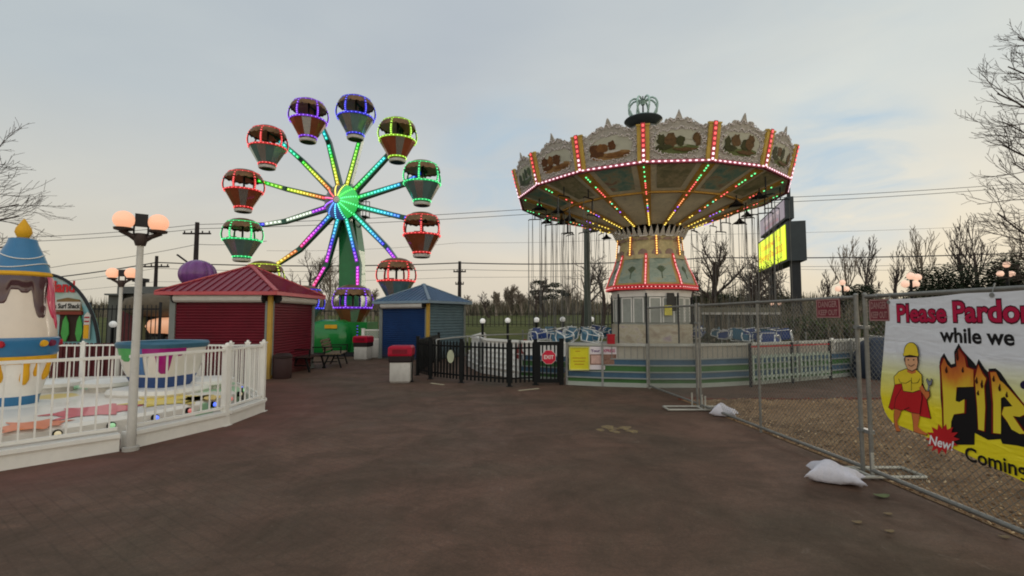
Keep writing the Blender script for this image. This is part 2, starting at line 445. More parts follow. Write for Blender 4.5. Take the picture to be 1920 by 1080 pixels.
for (u0, v0, u1, v1) in ((808, 719, 832, 722), (972, 733, 1010, 729)):
    a, b_ = G(u0, v0), G(u1, v1); mb = MB(); mb.bar(a + V((0, 0, .008)), b_ + V((0, 0, .008)), .07, .006)
    tag(mb.build('line_marking', STRIPE), 'short worn pale line on the paving beside the black fence', kind='structure')
LEAFM = paint('dead_leaf', srgb(122, 104, 78), .8, var=.2)
LEAFG = paint('green_leaf', srgb(96, 104, 70), .8, var=.2)
for i, (u, v, s_, mt, lb) in enumerate(((1653, 935, .07, LEAFG, 'crumpled greenish leaf lying on the paving in front of the white sandbag'),
        (1607, 984, .04, LEAFM, 'small pale leaf on the paving below the near sandbag'),
        (1668, 1001, .035, LEAFM, 'dry leaf nearest the bottom edge of the paving below the near sandbag'),
        (1883, 1012, .04, LEAFM, 'tiny white leaf on the paving beside the fence at the bottom right corner'),
        (1665, 968, .035, LEAFM, 'curled brown leaf between the green leaf and the pale leaf'))):
    g = G(u, v); mb = MB(); k = 9
    pr = [(s_ * (a / (k - 1) * 2 - 1), s_ * .55 * math.sqrt(max(0, 1 - (a / (k - 1) * 2 - 1) ** 2))) for a in range(k)]
    ou = [V((g.x + x, g.y + y, .014 + .25 * abs(y) + .3 * x * x / s_)) for x, y in pr] + [V((g.x + x, g.y - y, .014 + .25 * abs(y) + .3 * x * x / s_)) for x, y in pr[::-1][1:-1]]
    mb.plate(ou, (0, 0, .003))
    tag(mb.build('leaf', mt, org=(g.x, g.y, .012)), lb, 'leaf', 'leaves fallen on the plaza')
# ------------------------------------------------------------------ tea-cup ride on the left
RC = V((-7.85, 7.7, 0)); RR = 3.64
angs = [-162, -140, -118, -96, -74, -52, -30, -8, 9, 31, 53, 75, 97, 119, 141, 165]
RFAR = {31: 3.19, 53: 3.15, 75: 3.2, 97: 3.3, 119: 3.45, 141: 3.6}
def ringp(a, r=None, z=0.0):
    r = r or RFAR.get(a, RR)
    return _rp(a, r, z)
def _rp(a, r, z): return V((RC.x + r * cos(R(a)), RC.y + r * sin(R(a)), z))
def ftop(a):      # the paving drops a little towards the far side
    y = ringp(a).y; return 1.14 - .14 * min(1, max(0, (y - 8.4) / 2.2))
# deck with painted splashes
m, t, b = newmat('splash_deck')
vec = pos(t); vor = node(t, 'ShaderNodeTexVoronoi'); vor.inputs['Scale'].default_value = 1.0
nv = node(t, 'ShaderNodeTexNoise'); nv.inputs['Scale'].default_value = 2.6; nv.inputs['Detail'].default_value = 3
t.links.new(vec, nv.inputs['Vector']); va = node(t, 'ShaderNodeVectorMath', operation='MULTIPLY_ADD')
t.links.new(nv.outputs['Color'], va.inputs[0]); va.inputs[1].default_value = (.5, .5, 0); t.links.new(vec, va.inputs[2])
t.links.new(va.outputs[0], vor.inputs['Vector'])
hs = ramp(t, vor.outputs['Color'], [(0, srgb(206, 84, 92)), (.24, srgb(228, 196, 92)), (.42, srgb(228, 224, 214)), (.6, srgb(150, 196, 150)), (.8, srgb(232, 208, 120)), (1, srgb(214, 130, 120))])
t.nodes[-1].color_ramp.interpolation = 'CONSTANT'
fr = ramp(t, vor.outputs['Distance'], [(.28, (1, 1, 1)), (.32, (0, 0, 0))])
wn = ramp(t, tex(t, vec, .9, 3, .5), [(.3, srgb(214, 210, 200)), (.7, srgb(236, 226, 214))])
c = mixc(t, fr, wn, hs); t.links.new(c, b.inputs['Base Color']); b.inputs['Roughness'].default_value = .35; b.inputs['Coat Weight'].default_value = .3
DECKM = m
cup_ride = thing('carousel_deck', 'round white ride deck with painted colour splashes inside the white railing', 'ride deck', RC)
mb = MB(); mb.lathe([(3.10, .02), (3.10, .27), (3.05, .31), (0, .315)], (0, 0, 0), 72, closed=False)
mb.build('deck_plate', DECKM, cup_ride, smooth=2)
bulbcols = [('blue', (.05, .15, 1)), ('red', (1, .08, .05)), ('amber', (1, .8, .4)), ('green', (.4, 1, .4))]
for i in range(38):
    a = 2 * pi * i / 38
    nm, cc = bulbcols[i % 4]
    lb = MB(); c0 = V((3.09 * cos(a), 3.09 * sin(a), .225)); n_ = V((cos(a), sin(a), 0))
    lb.use(BLACK); lb.tube([c0, c0 + n_ * .045], .046, 12)
    lb.use(glow('rim_bulb_' + nm, cc, 1.2 if nm == 'blue' else .45)); lb.ball(c0 + n_ * .05, .034, 10, 6)
    lb.build('rim_light', None, cup_ride, smooth=2)
# spread colour splashes painted on the deck (thin paint skins, part of the deck)
def splash(cx, cy, r, col, seed, n=13):
    rg = random.Random(seed); mb = MB(); pts = []
    for i in range(n * 6):
        a = 2 * pi * i / (n * 6); k = .55 + .45 * max(0, cos(a * n / 2 + rg.random() * .3)) ** 2 * (.5 + .9 * noise.noise(V((a * 2, seed, 0))) ** 2 * 2)
        pts.append(V((cx - RC.x + r * k * cos(a), cy - RC.y + r * k * sin(a), .3185)))
    mb.add(pts, [tuple(range(len(pts)))])
    mb.build('painted_splash', paint('splash_%d' % seed, col, .35, coat=.3, var=.06, dirt=.05), cup_ride)
for u, v, r, c_, s_ in ((178, 772, .75, srgb(206, 74, 88), 1), (320, 752, .8, srgb(226, 196, 70), 2), (140, 728, .6, srgb(160, 208, 160), 3),
                        (215, 722, .5, srgb(228, 216, 110), 4), (380, 748, .45, srgb(214, 176, 60), 5), (60, 800, .5, srgb(226, 120, 80), 6)):
    g = G(u, v, .3); splash(g.x, g.y, r, c_, s_)

# curb under the railing: one white box curb
curb = MB()
pts = [ringp(a) for a in angs]
for i in range(len(pts)):
    p, q = pts[i], pts[(i + 1) % len(pts)]
    d = (q - p).normalized(); nrm = V((d.y, -d.x, 0))
    for (w0, w1, z0, z1) in ((-.07, .055, .0, .17), (-.07, .085, .17, .215)):
        a0, a1 = p + d * .03, q - d * .03
        curb.plate([a0 + nrm * w0 + V((0, 0, z0)), a1 + nrm * w0 + V((0, 0, z0)), a1 + nrm * w1 + V((0, 0, z0)), a0 + nrm * w1 + V((0, 0, z0))], (0, 0, z1 - z0))
tag(curb.build('kerb', WHITE, org=RC), 'low white box kerb running round the tea-cup ride', kind='structure')
# railing panels and posts: one fence
fence = thing('railing', 'white metal railing with thin balusters round the tea-cup ride', 'railing', ringp(-30))
for i, a in enumerate(angs):
    p = ringp(a); top = ftop(a)
    if a != -30:
        pm = MB(); pm.box(p + V((0, 0, top / 2 + .01)), (.08, .08, top + .02), R(a)); pm.box(p + V((0, 0, top + .03)), (.10, .10, .025), R(a))
        pm.ball(p + V((0, 0, top + .055)), .028, 10, 6)
        pm.box(p + V((0, 0, .006)), (.15, .15, .012), R(a))
        pm.build('post', WHITE, fence, world=True)
    q = ringp(angs[(i + 1) % len(angs)]); t2 = ftop(angs[(i + 1) % len(angs)])
    d = (q - p); L = d.length; d.normalize()
    r_ = MB()
    r_.bar(p + d * .05 + V((0, 0, top - .02)), q - d * .05 + V((0, 0, t2 - .02)), .045, .035)
    r_.bar(p + d * .05 + V((0, 0, .27)), q - d * .05 + V((0, 0, .27)), .04, .035)
    k = int(L / .125)
    for j in range(1, k):
        f = j / k; b0 = p.lerp(q, f); r_.bar(b0 + V((0, 0, .285)), b0 + V((0, 0, top + (t2 - top) * f - .035)), .017, .017, up=(d.x, d.y, 0))
    r_.build('rail_panel', WHITE, fence, world=True)

# ------------------------------------------------------------------ jar-shaped centrepiece
def mapjar(u, v, Y=7.15): return P(u, v, Y)
JX = P(34, 600, 7.15).x
jar = thing('sundae_figure', 'tall white sundae jar figure with chocolate drip, blue roof and yellow tip', 'ride figure', (JX, 7.15, .3))
def zz(v, Y=7.15): return P(34, v, Y).z - .3
sc = 7.15 / 900 * .73
def ln(*pts): return [(r * sc, zz(v)) for r, v in pts]
mb = MB(); mb.lathe(ln((84, 786), (98, 779), (104, 770), (100, 762), (56, 757), (0, 757)), n=36, closed=False)
mb.build('saucer', WHITE, jar, smooth=2)
mb = MB()
for i in range(26):
    a = 2 * pi * i / 26; mb.box((.53 * cos(a), .53 * sin(a), zz(793)), (.05, .07, .10), a)
mb.lathe([(.48, .0), (.48, zz(788))], n=24, closed=False)
mb.build('saucer_skirt', paint('dark_skirt', srgb(70, 40, 36), .6), jar)
mb = MB(); mb.lathe(ln((44, 768), (48, 752), (50, 741), (47, 738)), n=32, closed=False); mb.build('base_band', BLUE, jar, smooth=2)
mb = MB(); mb.lathe(ln((49, 742), (56, 722), (66, 690), (73, 668)), n=32, closed=False); mb.build('bowl', WHITE, jar, smooth=2)
mb = MB(); mb.lathe(ln((70, 680), (76, 676), (77, 667), (72, 664)), n=32, closed=False); mb.build('bowl_rim', YELLOW, jar, smooth=2)
mb = MB(); mb.lathe(ln((74, 668), (80, 660), (79, 648), (82, 642), (81, 634), (76, 632)), n=32, closed=False); mb.build('belt', BLUE, jar, smooth=2)
BTN = {'y': YELLOW, 'r': REDP, 'd': paint('plum_paint', srgb(110, 30, 60), .4)}
for az, kk in ((-8, 'y'), (7, 'd'), (-64, 'r'), (-125, 'y'), (40, 'r')):
    a = R(az); c0 = V((81 * sc * cos(a), 81 * sc * sin(a), zz(643))); n_ = V((cos(a), sin(a), 0))
    mb = MB(); mb.tube([c0 - n_ * .01, c0 + n_ * .03], [.052, .042], 16); mb.build('button', BTN[kk], jar, smooth=2)
bodyprof = ln((76, 633), (75, 618), (70, 596), (63, 566), (58, 540), (55, 520))
mb = MB(); mb.lathe(bodyprof, n=40, closed=False); mb.build('body', paint('cream_gloss', srgb(214, 200, 184), .25, coat=.3, var=.04, dirt=.08), jar, smooth=2)
# chocolate: a skin following the body with scalloped drips
def rad_at(z):
    for (r0, z0), (r1, z1) in zip(bodyprof, bodyprof[1:]):
        if z0 <= z <= z1: return r0 + (r1 - r0) * (z - z0) / (z1 - z0)
    return bodyprof[-1][0] if z > bodyprof[-1][1] else bodyprof[0][0]
CHOC = paint('chocolate_gloss', srgb(72, 46, 50), .2, coat=.8, var=.15, dirt=0)
PINK = paint('pink_gloss', srgb(196, 60, 92), .25, coat=.6, var=.12, dirt=0)
def drip_skin(mat, name, low, a0=-180, a1=180, off=.02, n=72):
    mb = MB(); rows = 12; z1 = zz(519)
    for i in range(n + 1):
        a = a0 + (a1 - a0) * i / n; zl = low(a)
        for j in range(rows + 1):
            f = j / rows; z = z1 + (zl - z1) * f; e = off * (1 if f < .8 else max(.05, math.sqrt(max(0, 1 - ((f - .8) / .2) ** 2))))
            r = rad_at(z) + e + .012 * sin(f * 6); mb.v.append(V((r * cos(R(a)), r * sin(R(a)), z)))
    for i in range(n):
        for j in range(rows):
            a = i * (rows + 1) + j; mb.f.append([a, a + 1, a + rows + 2, a + rows + 1]); mb.mi.append(0)
    mb.build(name, mat, jar, smooth=True)
def bumpf(a, c, w): 
    x = abs((a - c + 180) % 360 - 180) / w; return max(0, 1 - x ** 4) if x < 1 else 0
def choc(a):
    h = 545 + 6 * sin(R(a) * 3)
    for c, w, d in ((-8, 15, 52), (-74, 13, 26), (-130, 15, 50), (70, 15, 50), (130, 12, 36), (-36, 10, 6)): h = max(h, 545 + d * bumpf(a, c, w))
    return zz(h)
drip_skin(CHOC, 'chocolate_drip', choc, n=144)
drip_skin(PINK, 'pink_drip', lambda a: zz(556 + 42 * bumpf(a, 24, 16) + 20 * bumpf(a, 28, 6)), 8, 46, .030, 60)
# yellow drips on the bowl
for az, w, h in ((-28, .055, 46), (-9, .035, 32), (-70, .05, 40), (-100, .03, 26), (15, .05, 40)):
    a = R(az); pts = []
    for k in range(6):
        v = 672 + h * k / 5; r = (73 - 24 * (v - 668) / 74) * sc; pts.append(V((r * cos(a), r * sin(a), zz(v))))
    mb = MB(); mb.tube(pts, [w * .8, w * .7, w * .75, w * .95, w, w * .5], 12); mb.build('yellow_drip', YELLOW, jar, smooth=2)
# roof
mb = MB(); mb.lathe(ln((56, 520), (60, 516), (58, 511), (52, 509)), n=36, closed=False); mb.build('roof_rim', YELLOW, jar, smooth=2)
mb = MB(); mb.lathe(ln((57, 512), (52, 498), (42, 478), (30, 458), (27, 449), (14, 446), (0, 446)), n=36, closed=False); mb.build('roof', BLUE, jar, smooth=2)
for k, (v0, v1, r0, r1) in enumerate(((488, 476, 49, 42), (504, 494, 55.5, 51.5))):
    pts = []
    for i in range(41):
        a = -pi + 2 * pi * i / 40; f = .5 + .5 * sin(a * 2 + k); pts.append(V(((r0 + (r1 - r0) * f) * sc * cos(a), (r0 + (r1 - r0) * f) * sc * sin(a), zz(v0 + (v1 - v0) * f))))
    mb = MB(); mb.tube(pts, .007, 6, False); mb.build('icing_line', WHITE, jar)
mb = MB(); mb.lathe(ln((10, 447), (13, 443), (17, 436), (15, 428), (8, 419), (2, 411), (0, 410)), n=24, closed=False); mb.build('finial', YELLOW, jar, smooth=2)
mb = MB(); mb.tube([(-.25, -.25, zz(524)), (-.27, -.40, zz(516)), (-.24, -.5, zz(512))], [.05, .07, .06], 12); mb.ball((-.24, -.52, zz(511)), .07, 14, 9)
mb.build('arm', WHITE, jar, smooth=True)

# ------------------------------------------------------------------ ride tub on the right of the deck
tx, ty = P(306, 690, 8.35).x, 8.35
tub = thing('ride_tub', 'white ice-cream tub seat with teal rim and magenta drip behind the railing', 'ride car', (tx, ty, .3), R(-8))
s8 = ty / 900 * .77
def z8(v): return P(306, v, ty).z - .3
pr = [(50 * s8, z8(722)), (54 * s8, z8(712)), (66 * s8, z8(690)), (73 * s8, z8(668)), (77 * s8, z8(648))]
def sqw(a, i): return 1 / (abs(cos(a)) ** 5 + abs(sin(a)) ** 5) ** .2 * .93
mb = MB(); mb.lathe([(88 * s8, z8(738)), (94 * s8, z8(731)), (90 * s8, z8(724)), (50 * s8, z8(722)), (0, z8(722))], n=40, closed=False, wob=sqw); mb.build('saucer', WHITE, tub, smooth=2)
mb = MB()
for i in range(30):
    a = 2 * pi * i / 30; k = sqw(a, 0); mb.box((.56 * k * cos(a), .56 * k * sin(a), .045), (.04, .08, .09), a)
mb.lathe([(.58, 0), (.58, .1)], n=32, closed=False, wob=sqw); mb.build('saucer_skirt', paint('dark_skirt', srgb(70, 40, 36), .6), tub)
mb = MB(); mb.lathe(pr, n=48, closed=False, wob=sqw); mb.lathe([(74 * s8, z8(648)), (70 * s8, z8(668)), (48 * s8, z8(700)), (0, z8(700))], n=48, closed=False, wob=sqw)
mb.build('shell', paint('tub_white', srgb(216, 210, 200), .3, coat=.4, var=.05, dirt=.1), tub, smooth=2)
TEAL = paint('teal_rim', srgb(56, 100, 124), .35, coat=.3, var=.08)
mb = MB(); mb.lathe([(76 * s8, z8(652)), (80 * s8, z8(649)), (82 * s8, z8(643)), (79 * s8, z8(639)), (73 * s8, z8(640)), (73 * s8, z8(650))], n=48, closed=False, wob=sqw); mb.build('rim', TEAL, tub, smooth=2)
mb = MB(); mb.lathe([(50.5 * s8, z8(722)), (55 * s8, z8(713)), (60.5 * s8, z8(703)), (58 * s8, z8(702))], n=48, closed=False, wob=sqw); mb.build('foot_band', paint('navy_band', srgb(52, 76, 124), .4), tub, smooth=2)
def tubr(z):
    for (r0, z0), (r1, z1) in zip(pr, pr[1:]):
        if z0 <= z <= z1: return r0 + (r1 - r0) * (z - z0) / (z1 - z0)
    return pr[-1][0]
def tubskin(name, mat, a0, a1, low, off=.012):
    mb = MB(); n = 40; rows = 8; zt = z8(650)
    for i in range(n + 1):
        a = a0 + (a1 - a0) * i / n; zl = low(a)
        for j in range(rows + 1):
            z = zt + (zl - zt) * j / rows; r = (tubr(z) + off * (1 if j < rows else 0)) * sqw(R(a), 0); mb.v.append(V((r * cos(R(a)), r * sin(R(a)), z)))
    for i in range(n):
        for j in range(rows):
            a = i * (rows + 1) + j; mb.f.append([a, a + 1, a + rows + 2, a + rows + 1]); mb.mi.append(0)
    mb.build(name, mat, tub, smooth=True)
MAG = paint('magenta_gloss', srgb(150, 18, 112), .3, coat=.5, var=.1)
tubskin('magenta_drip', MAG, -80, -10, lambda a: z8(660 + 36 * bumpf(a, -46, 12) + 5 * bumpf(a, -22, 8)))
tubskin('green_drip', paint('lime_gloss', srgb(80, 160, 90), .3, coat=.5), -128, -100, lambda a: z8(664 + 10 * bumpf(a, -116, 10)))
tubskin('blue_panel', paint('tub_blue', srgb(70, 110, 158), .35, coat=.3), -99, -80, lambda a: z8(698))

# small white saucer seen beyond the tub and one left of it
for (u, v, r_, lb) in ((392, 712, .42, 'low white saucer step beyond the ice-cream tub, at its right'), (205, 716, .40, 'low white saucer step beyond the ice-cream tub, at its left'),
                       (104, 718, .34, 'low white saucer step just right of the sundae jar figure')):
    g = G(u, v, .45); mb = MB(); mb.lathe([(r_ * .7, 0), (r_ * .72, .08), (r_, .10), (r_ * .98, .16), (r_ * .8, .19), (0, .2)], n=32, closed=False)
    o = mb.build('saucer_step', WHITE, org=None, smooth=2); o.location = (g.x, g.y, .3); tag(o, lb, 'step', 'white saucer steps on the ride deck')

# ------------------------------------------------------------------ twin-globe lamps
GLOBE = glow('lit_globe', (1.0, .46, .26), .90, (.30, .22, .18))
def twin_lamp(p, H, label, rz, flood=True, gr=.110, sp=.17, lean=0):
    t_ = thing('lamp_post', label, 'lamp post', p, rz, 'twin globe lamp posts by the tea-cup ride')
    mb = MB(); mb.tube([(0, 0, 0), (0, 0, .05), (0, 0, .06), (0, 0, H)], [.085, .085, .050, .034], 16); mb.build('pole', OLDWHITE, t_, smooth=2)
    mb = MB(); mb.tube([(0, 0, H - .05), (0, 0, H + .03), (0, 0, H + .10)], [.052, .075, .06], 12)
    for s in (-1, 1):
        mb.tube([(0, 0, H), (s * .10, 0, H + .07), (s * .2, 0, H + .12), (s * sp, 0, H + .13)], [.04, .03, .026, .02], 8)
        mb.lathe([(.03, H + .11), (.095, H + .13), (.10, H + .155), (.06, H + .16)], (s * sp, 0, 0), 16, False)
    mb.build('arm_bracket', paint('bronze_cast', srgb(62, 50, 46), .5, .3), t_, smooth=2)
    for s in (-1, 1):
        mb = MB(); mb.ball((s * sp, 0, H + .15 + gr * .93), gr, 28, 18); mb.build('globe', GLOBE, t_, smooth=True)
    if flood:
        fl = sub('floodlight', t_)
        mb = MB(); mb.box((0.0, .03, H + .27), (.13, .09, .15)); 
        for k in range(6): mb.box((-.05 + k * .02, .085, H + .27), (.006, .04, .13))
        mb.build('housing', DARKSTEEL, fl)
        mb = MB(); mb.bar((-.07, .02, H + .08), (-.07, .02, H + .26), .02); mb.bar((.07, .02, H + .08), (.07, .02, H + .26), .02); mb.bar((-.08, .02, H + .09), (.08, .02, H + .09), .02)
        mb.build('yoke', DARKSTEEL, fl)
    return t_
g = ringp(-30)
twin_lamp((g.x + .12, g.y - .01, 0), 2.53, 'nearest white lamp post with two lit peach globes and a dark floodlight between them', R(38))
pl = P(219, 700, 10.9)
twin_lamp((pl.x, 10.9, 0), 2.34, 'farther, shorter white lamp post with two lit globes behind the railing, beyond the tea-cup ride', R(4), True, .122, .20)

# ------------------------------------------------------------------ kiosks
def kiosk(name, label, c, rz, w, d, eave, apex, oh, wallm, shutm, sidem, roofm, ribm, side_shutter):
    k = thing(name, label, 'kiosk', (c[0], c[1], 0), rz)
    hw, hd = w / 2, d / 2
    mb = MB(); mb.box((0, 0, eave / 2 - .02), (w - .06, d - .06, eave - .04)); mb.build('wall', wallm, k)
    # corner posts
    for sx_, sy_ in ((1, -1), (-1, -1), (1, 1), (-1, 1)):
        mb = MB(); mb.box((sx_ * (hw - .02), sy_ * (hd - .02), eave / 2), (.10, .10, eave)); mb.box((sx_ * (hw - .02), sy_ * (hd - .02), .05), (.14, .14, .1))
        mb.build('corner_post', paint('post_yellow', srgb(178, 142, 62), .6, var=.1, dirt=.3, grime=.5) if (sx_, sy_) == (1, -1) else GREY, k)
    def slats(fr, L, mat, nm, z0=.06, z1=None, step=.075):
        z1 = z1 or eave - .26; mb = MB(); n = int((z1 - z0) / step)
        for i in range(n):
            za = z0 + i * step
            # each slat is a shallow convex strip
            pts = [(0, za), (.022, za + step * .3), (.022, za + step * .75), (0, za + step)]
            a = [fr(-L / 2, y_, z_) for y_, z_ in pts]; b_ = [fr(L / 2, y_, z_) for y_, z_ in pts]
            for j in range(3): mb.quad(a[j], b_[j], b_[j + 1], a[j + 1])
        return mb.build(nm, mat, k)
    front = lambda s, o, z: V((s, -hd + .03 - o - .012, z))
    right = lambda s, o, z: V((hw - .03 + o + .012, s, z))
    def housing(fr, L):
        mb = MB(); zc = eave - .17; n = 12
        for s0, s1, rr, mt in ((-L / 2, L / 2, .115, OLDWHITE), (-L / 2 - .03, -L / 2, .13, DARKSTEEL), (L / 2, L / 2 + .03, .13, DARKSTEEL)):
            mb.use(mt); o = len(mb.v)
            for s in (s0, s1):
                for i in range(n): mb.v.append(fr(s, .10 + rr * cos(2 * pi * i / n), zc + rr * sin(2 * pi * i / n)))
            for i in range(n):
                mb.f.append([o + i, o + (i + 1) % n, o + n + (i + 1) % n, o + n + i]); mb.mi.append(mb.cur)
            mb.f.append([o + i for i in range(n)]); mb.mi.append(mb.cur); mb.f.append([o + n + i for i in range(n)]); mb.mi.append(mb.cur)
        mb.build('shutter_housing', None, k)
    def guides(fr, L):
        for s in (-L / 2, L / 2):
            mb = MB(); a = fr(s, .03, 0); b_ = fr(s, .03, eave - .25); mb.bar(a, b_, .05, .05); mb.build('guide_rail', GREY, k)
    slats(front, w - .2, shutm, 'roller_shutter'); housing(front, w - .3); guides(front, w - .2)
    if side_shutter: slats(right, d - .2, shutm, 'roller_shutter'); housing(right, d - .35); guides(right, d - .2)
    else: slats(right, d - .14, sidem, 'siding', .02, eave - .02, .11)
    # hipped roof, standing seams
    rf = sub('roof', k)
    e = [V((-hw - oh, -hd - oh, eave)), V((hw + oh, -hd - oh, eave)), V((hw + oh, hd + oh, eave)), V((-hw - oh, hd + oh, eave))]
    top = V((0, 0, apex)); th = V((0, 0, -.05))
    mb = MB()
    for i in range(4):
        a, b_ = e[i], e[(i + 1) % 4]; mb.add([a, b_, top], [(0, 1, 2)]); mb.quad(a + th, b_ + th, b_, a)
    mb.quad(e[3] + th, e[2] + th, e[1] + th, e[0] + th)
    mb.build('roof_sheet', roofm, rf)
    mb = MB()
    for i in range(4):
        a, b_ = e[i], e[(i + 1) % 4]; L = (b_ - a).length; n = int(L / .2)
        nrm = (b_ - a).cross(top - a).normalized()
        for j in range(1, n):
            f = j / n; lo = a.lerp(b_, f); g_ = 1 - abs(2 * f - 1)     # seam runs up the slope to the hip
            mid = a.lerp(b_, .5); hi = lo + (top - mid) * g_
            mb.bar(lo + nrm * .012, hi + nrm * .012, .022, .03, up=nrm)
    mb.build('standing_seam', roofm, rf)
    mb = MB()
    for i in range(4):
        mb.bar(e[i] + V((0, 0, .012)), top + V((0, 0, .015)), .11, .035)
        mb.bar(e[i] - V((0, 0, .05)), e[(i + 1) % 4] - V((0, 0, .05)), .035, .09)
    mb.lathe([(.10, apex - .04), (.09, apex + .03), (.02, apex + .05), (0, apex + .05)], n=8, closed=False)
    mb.build('hip_cap', ribm, rf)
    return k
REDW = paint('dark_red_shutter', srgb(98, 20, 34), .5, var=.16, scale=2, dirt=.4, grime=.6)
REDR = paint('red_metal_roof', srgb(122, 30, 48), .35, .2, var=.12, scale=2, dirt=.2, coat=.2)
REDRC = paint('red_roof_cap', srgb(176, 84, 88), .35, .2, var=.1, dirt=.2)
c0 = G(505, 711)
kx, ky = c0.x - .02, c0.y
kiosk('ticket_kiosk', 'dark red shuttered kiosk with a red metal roof and a yellow corner post', (kx - 1.3, ky + 1.36), 0, 2.6, 2.72, 2.27, 3.10, .26, REDW, REDW, REDW, REDR, REDRC, True)
BLW = paint('blue_shutter', srgb(24, 54, 98), .5, var=.16, scale=2, dirt=.4, grime=.6)
BLS = paint('grey_green_siding', srgb(84, 104, 112), .6, var=.14, scale=2, dirt=.4, grime=.6)
BLR = paint('slate_metal_roof', srgb(90, 112, 138), .35, .3, var=.12, scale=2, dirt=.2)
BLC = paint('slate_roof_cap', srgb(124, 142, 156), .4, .2, var=.1)
cor = G(802, 677); lef = P(713, 600, cor.y + 1.15)
fd = V((cor.x - lef.x, cor.y - lef.y, 0)); wid = fd.length; fd.normalize(); rzb = math.atan2(fd.y, fd.x)
bk = V((-fd.y, fd.x, 0)); dpt = 2.35
cc = V((cor.x, cor.y, 0)) - fd * (wid / 2) + bk * (dpt / 2)
kiosk('snack_kiosk', 'blue shuttered kiosk with grey siding and a slate metal roof', cc, rzb, wid, dpt, 2.22, 2.92, .22, BLS, BLW, BLS, BLR, BLC, False)

# ------------------------------------------------------------------ bins, benches, lattice
def bin_(loc, label, rz, s=1.0):
    t_ = thing('trash_bin', label, 'trash bin', loc, rz, 'white trash bins with red lids')
    mb = MB()
    n = 4
    def sq(w, z): return [V((x * w / 2, y * w / 2, z)) for x, y in ((-1, -1), (1, -1), (1, 1), (-1, 1))]
    lv = [sq(.44 * s, 0), sq(.5 * s, .05), sq(.5 * s, .50)]
    o = [p for l in lv for p in l]; mb.add(o, [(0, 3, 2, 1)] + [(l * 4 + i, l * 4 + (i + 1) % 4, l * 4 + 4 + (i + 1) % 4, l * 4 + 4 + i) for l in range(2) for i in range(4)] + [(8, 9, 10, 11)])
    mb.build('body', OLDWHITE, t_)
    mb = MB(); lv = [sq(.52 * s, .50), sq(.56 * s, .53), sq(.56 * s, .66)]
    o = [p for l in lv for p in l]; mb.add(o, [(l * 4 + i, l * 4 + (i + 1) % 4, l * 4 + 4 + (i + 1) % 4, l * 4 + 4 + i) for l in range(2) for i in range(4)] + [(3, 2, 1, 0), (8, 9, 10, 11)])
    mb.build('collar', paint('dark_collar', srgb(40, 30, 30), .6), t_)
    mb = MB(); lv = [sq(.57 * s, .66), sq(.59 * s, .70), sq(.58 * s, .86), sq(.50 * s, .90)]
    o = [p for l in lv for p in l]; mb.add(o, [(l * 4 + i, l * 4 + (i + 1) % 4, l * 4 + 4 + (i + 1) % 4, l * 4 + 4 + i) for l in range(3) for i in range(4)] + [(3, 2, 1, 0), (12, 13, 14, 15)])
    mb.build('lid', paint('red_lid', srgb(160, 16, 44), .35, var=.08), t_)
    mb = MB(); mb.box((0, -.30 * s, .77), (.36 * s, .012, .10)); mb.build('flap', paint('dark_red_flap', srgb(120, 14, 34), .4), t_)
g = G(748, 719); bin_((g.x, g.y + .25, 0), 'trash bin with a bright red lid standing near the black fence', R(4), .98)
g = G(676, 676); bin_((g.x, g.y + .3, 0), 'farther trash bin with a dull red lid standing by the white lattice panel', R(-8), .98)
mb = MB(); g = G(772, 716)
mb.bar((g.x, g.y, 0), (g.x, g.y, .62), .035, .035); mb.box((g.x, g.y, .01), (.10, .10, .02))
tag(mb.build('bollard', BLACK, org=(g.x, g.y, 0)), 'thin black stake beside the near trash bin', 'stake')

WOOD = paint('bench_wood', srgb(120, 104, 84), .7, var=.25, scale=6, stretch=(1, 1, 6))
def bench(loc, rz, label, w=1.5, wood=WOOD, grp='park benches'):
    t_ = thing('park_bench', label, 'bench', loc, rz, grp)
    mb = MB()
    for i in range(5): mb.box((0, -.20 + i * .10, .44), (w, .075, .03))
    mb.build('seat', wood, t_)
    mb = MB()
    for i in range(4): mb.box((0, .27 + i * .03, .55 + i * .10), (w, .03, .075))
    mb.build('backrest', wood, t_)
    for s in (-1, 1):
        mb = MB(); x = s * (w / 2 - .08)
        mb.bar((x, -.25, .0), (x, -.12, .42), .045); mb.bar((x, .30, .0), (x, .12, .42), .045); mb.bar((x, -.24, .42), (x, .26, .42), .045)
        mb.bar((x, .24, .40), (x, .38, .90), .045); mb.bar((x, -.26, .66), (x, .30, .66), .05, .03); mb.bar((x, -.22, .42), (x, -.24, .66), .035); mb.bar((x, -.14, .2), (x, .2, .2), .03)
        mb.build('leg', BLACK, t_)
    return t_
g = G(606, 691); bench((g.x + .12, g.y + .80, 0), R(101), 'wooden park bench with black legs between the red kiosk and the green ride base')
DKW = paint('dark_bench_wood', srgb(62, 42, 38), .7, var=.2)
g = G(556, 700); bench((g.x + .05, g.y + .75, 0), R(90), 'dark wooden bench standing against the right side of the red kiosk', 1.3, DKW)
g = G(524, 711); t_ = thing('barrel_planter', 'dark brown box bin at the yellow corner post of the red kiosk', 'bin', (g.x + .02, g.y + .12, 0))
mb = MB(); mb.lathe([(.20, 0), (.22, .03), (.22, .52), (.20, .55)], n=16); mb.build('body', paint('dark_brown', srgb(58, 40, 38), .7), t_, smooth=2)
mb = MB(); mb.lathe([(.235, .55), (.235, .60), (.16, .66), (0, .67)], n=16, closed=False); mb.build('lid', paint('darker_brown', srgb(46, 32, 30), .6), t_, smooth=2)
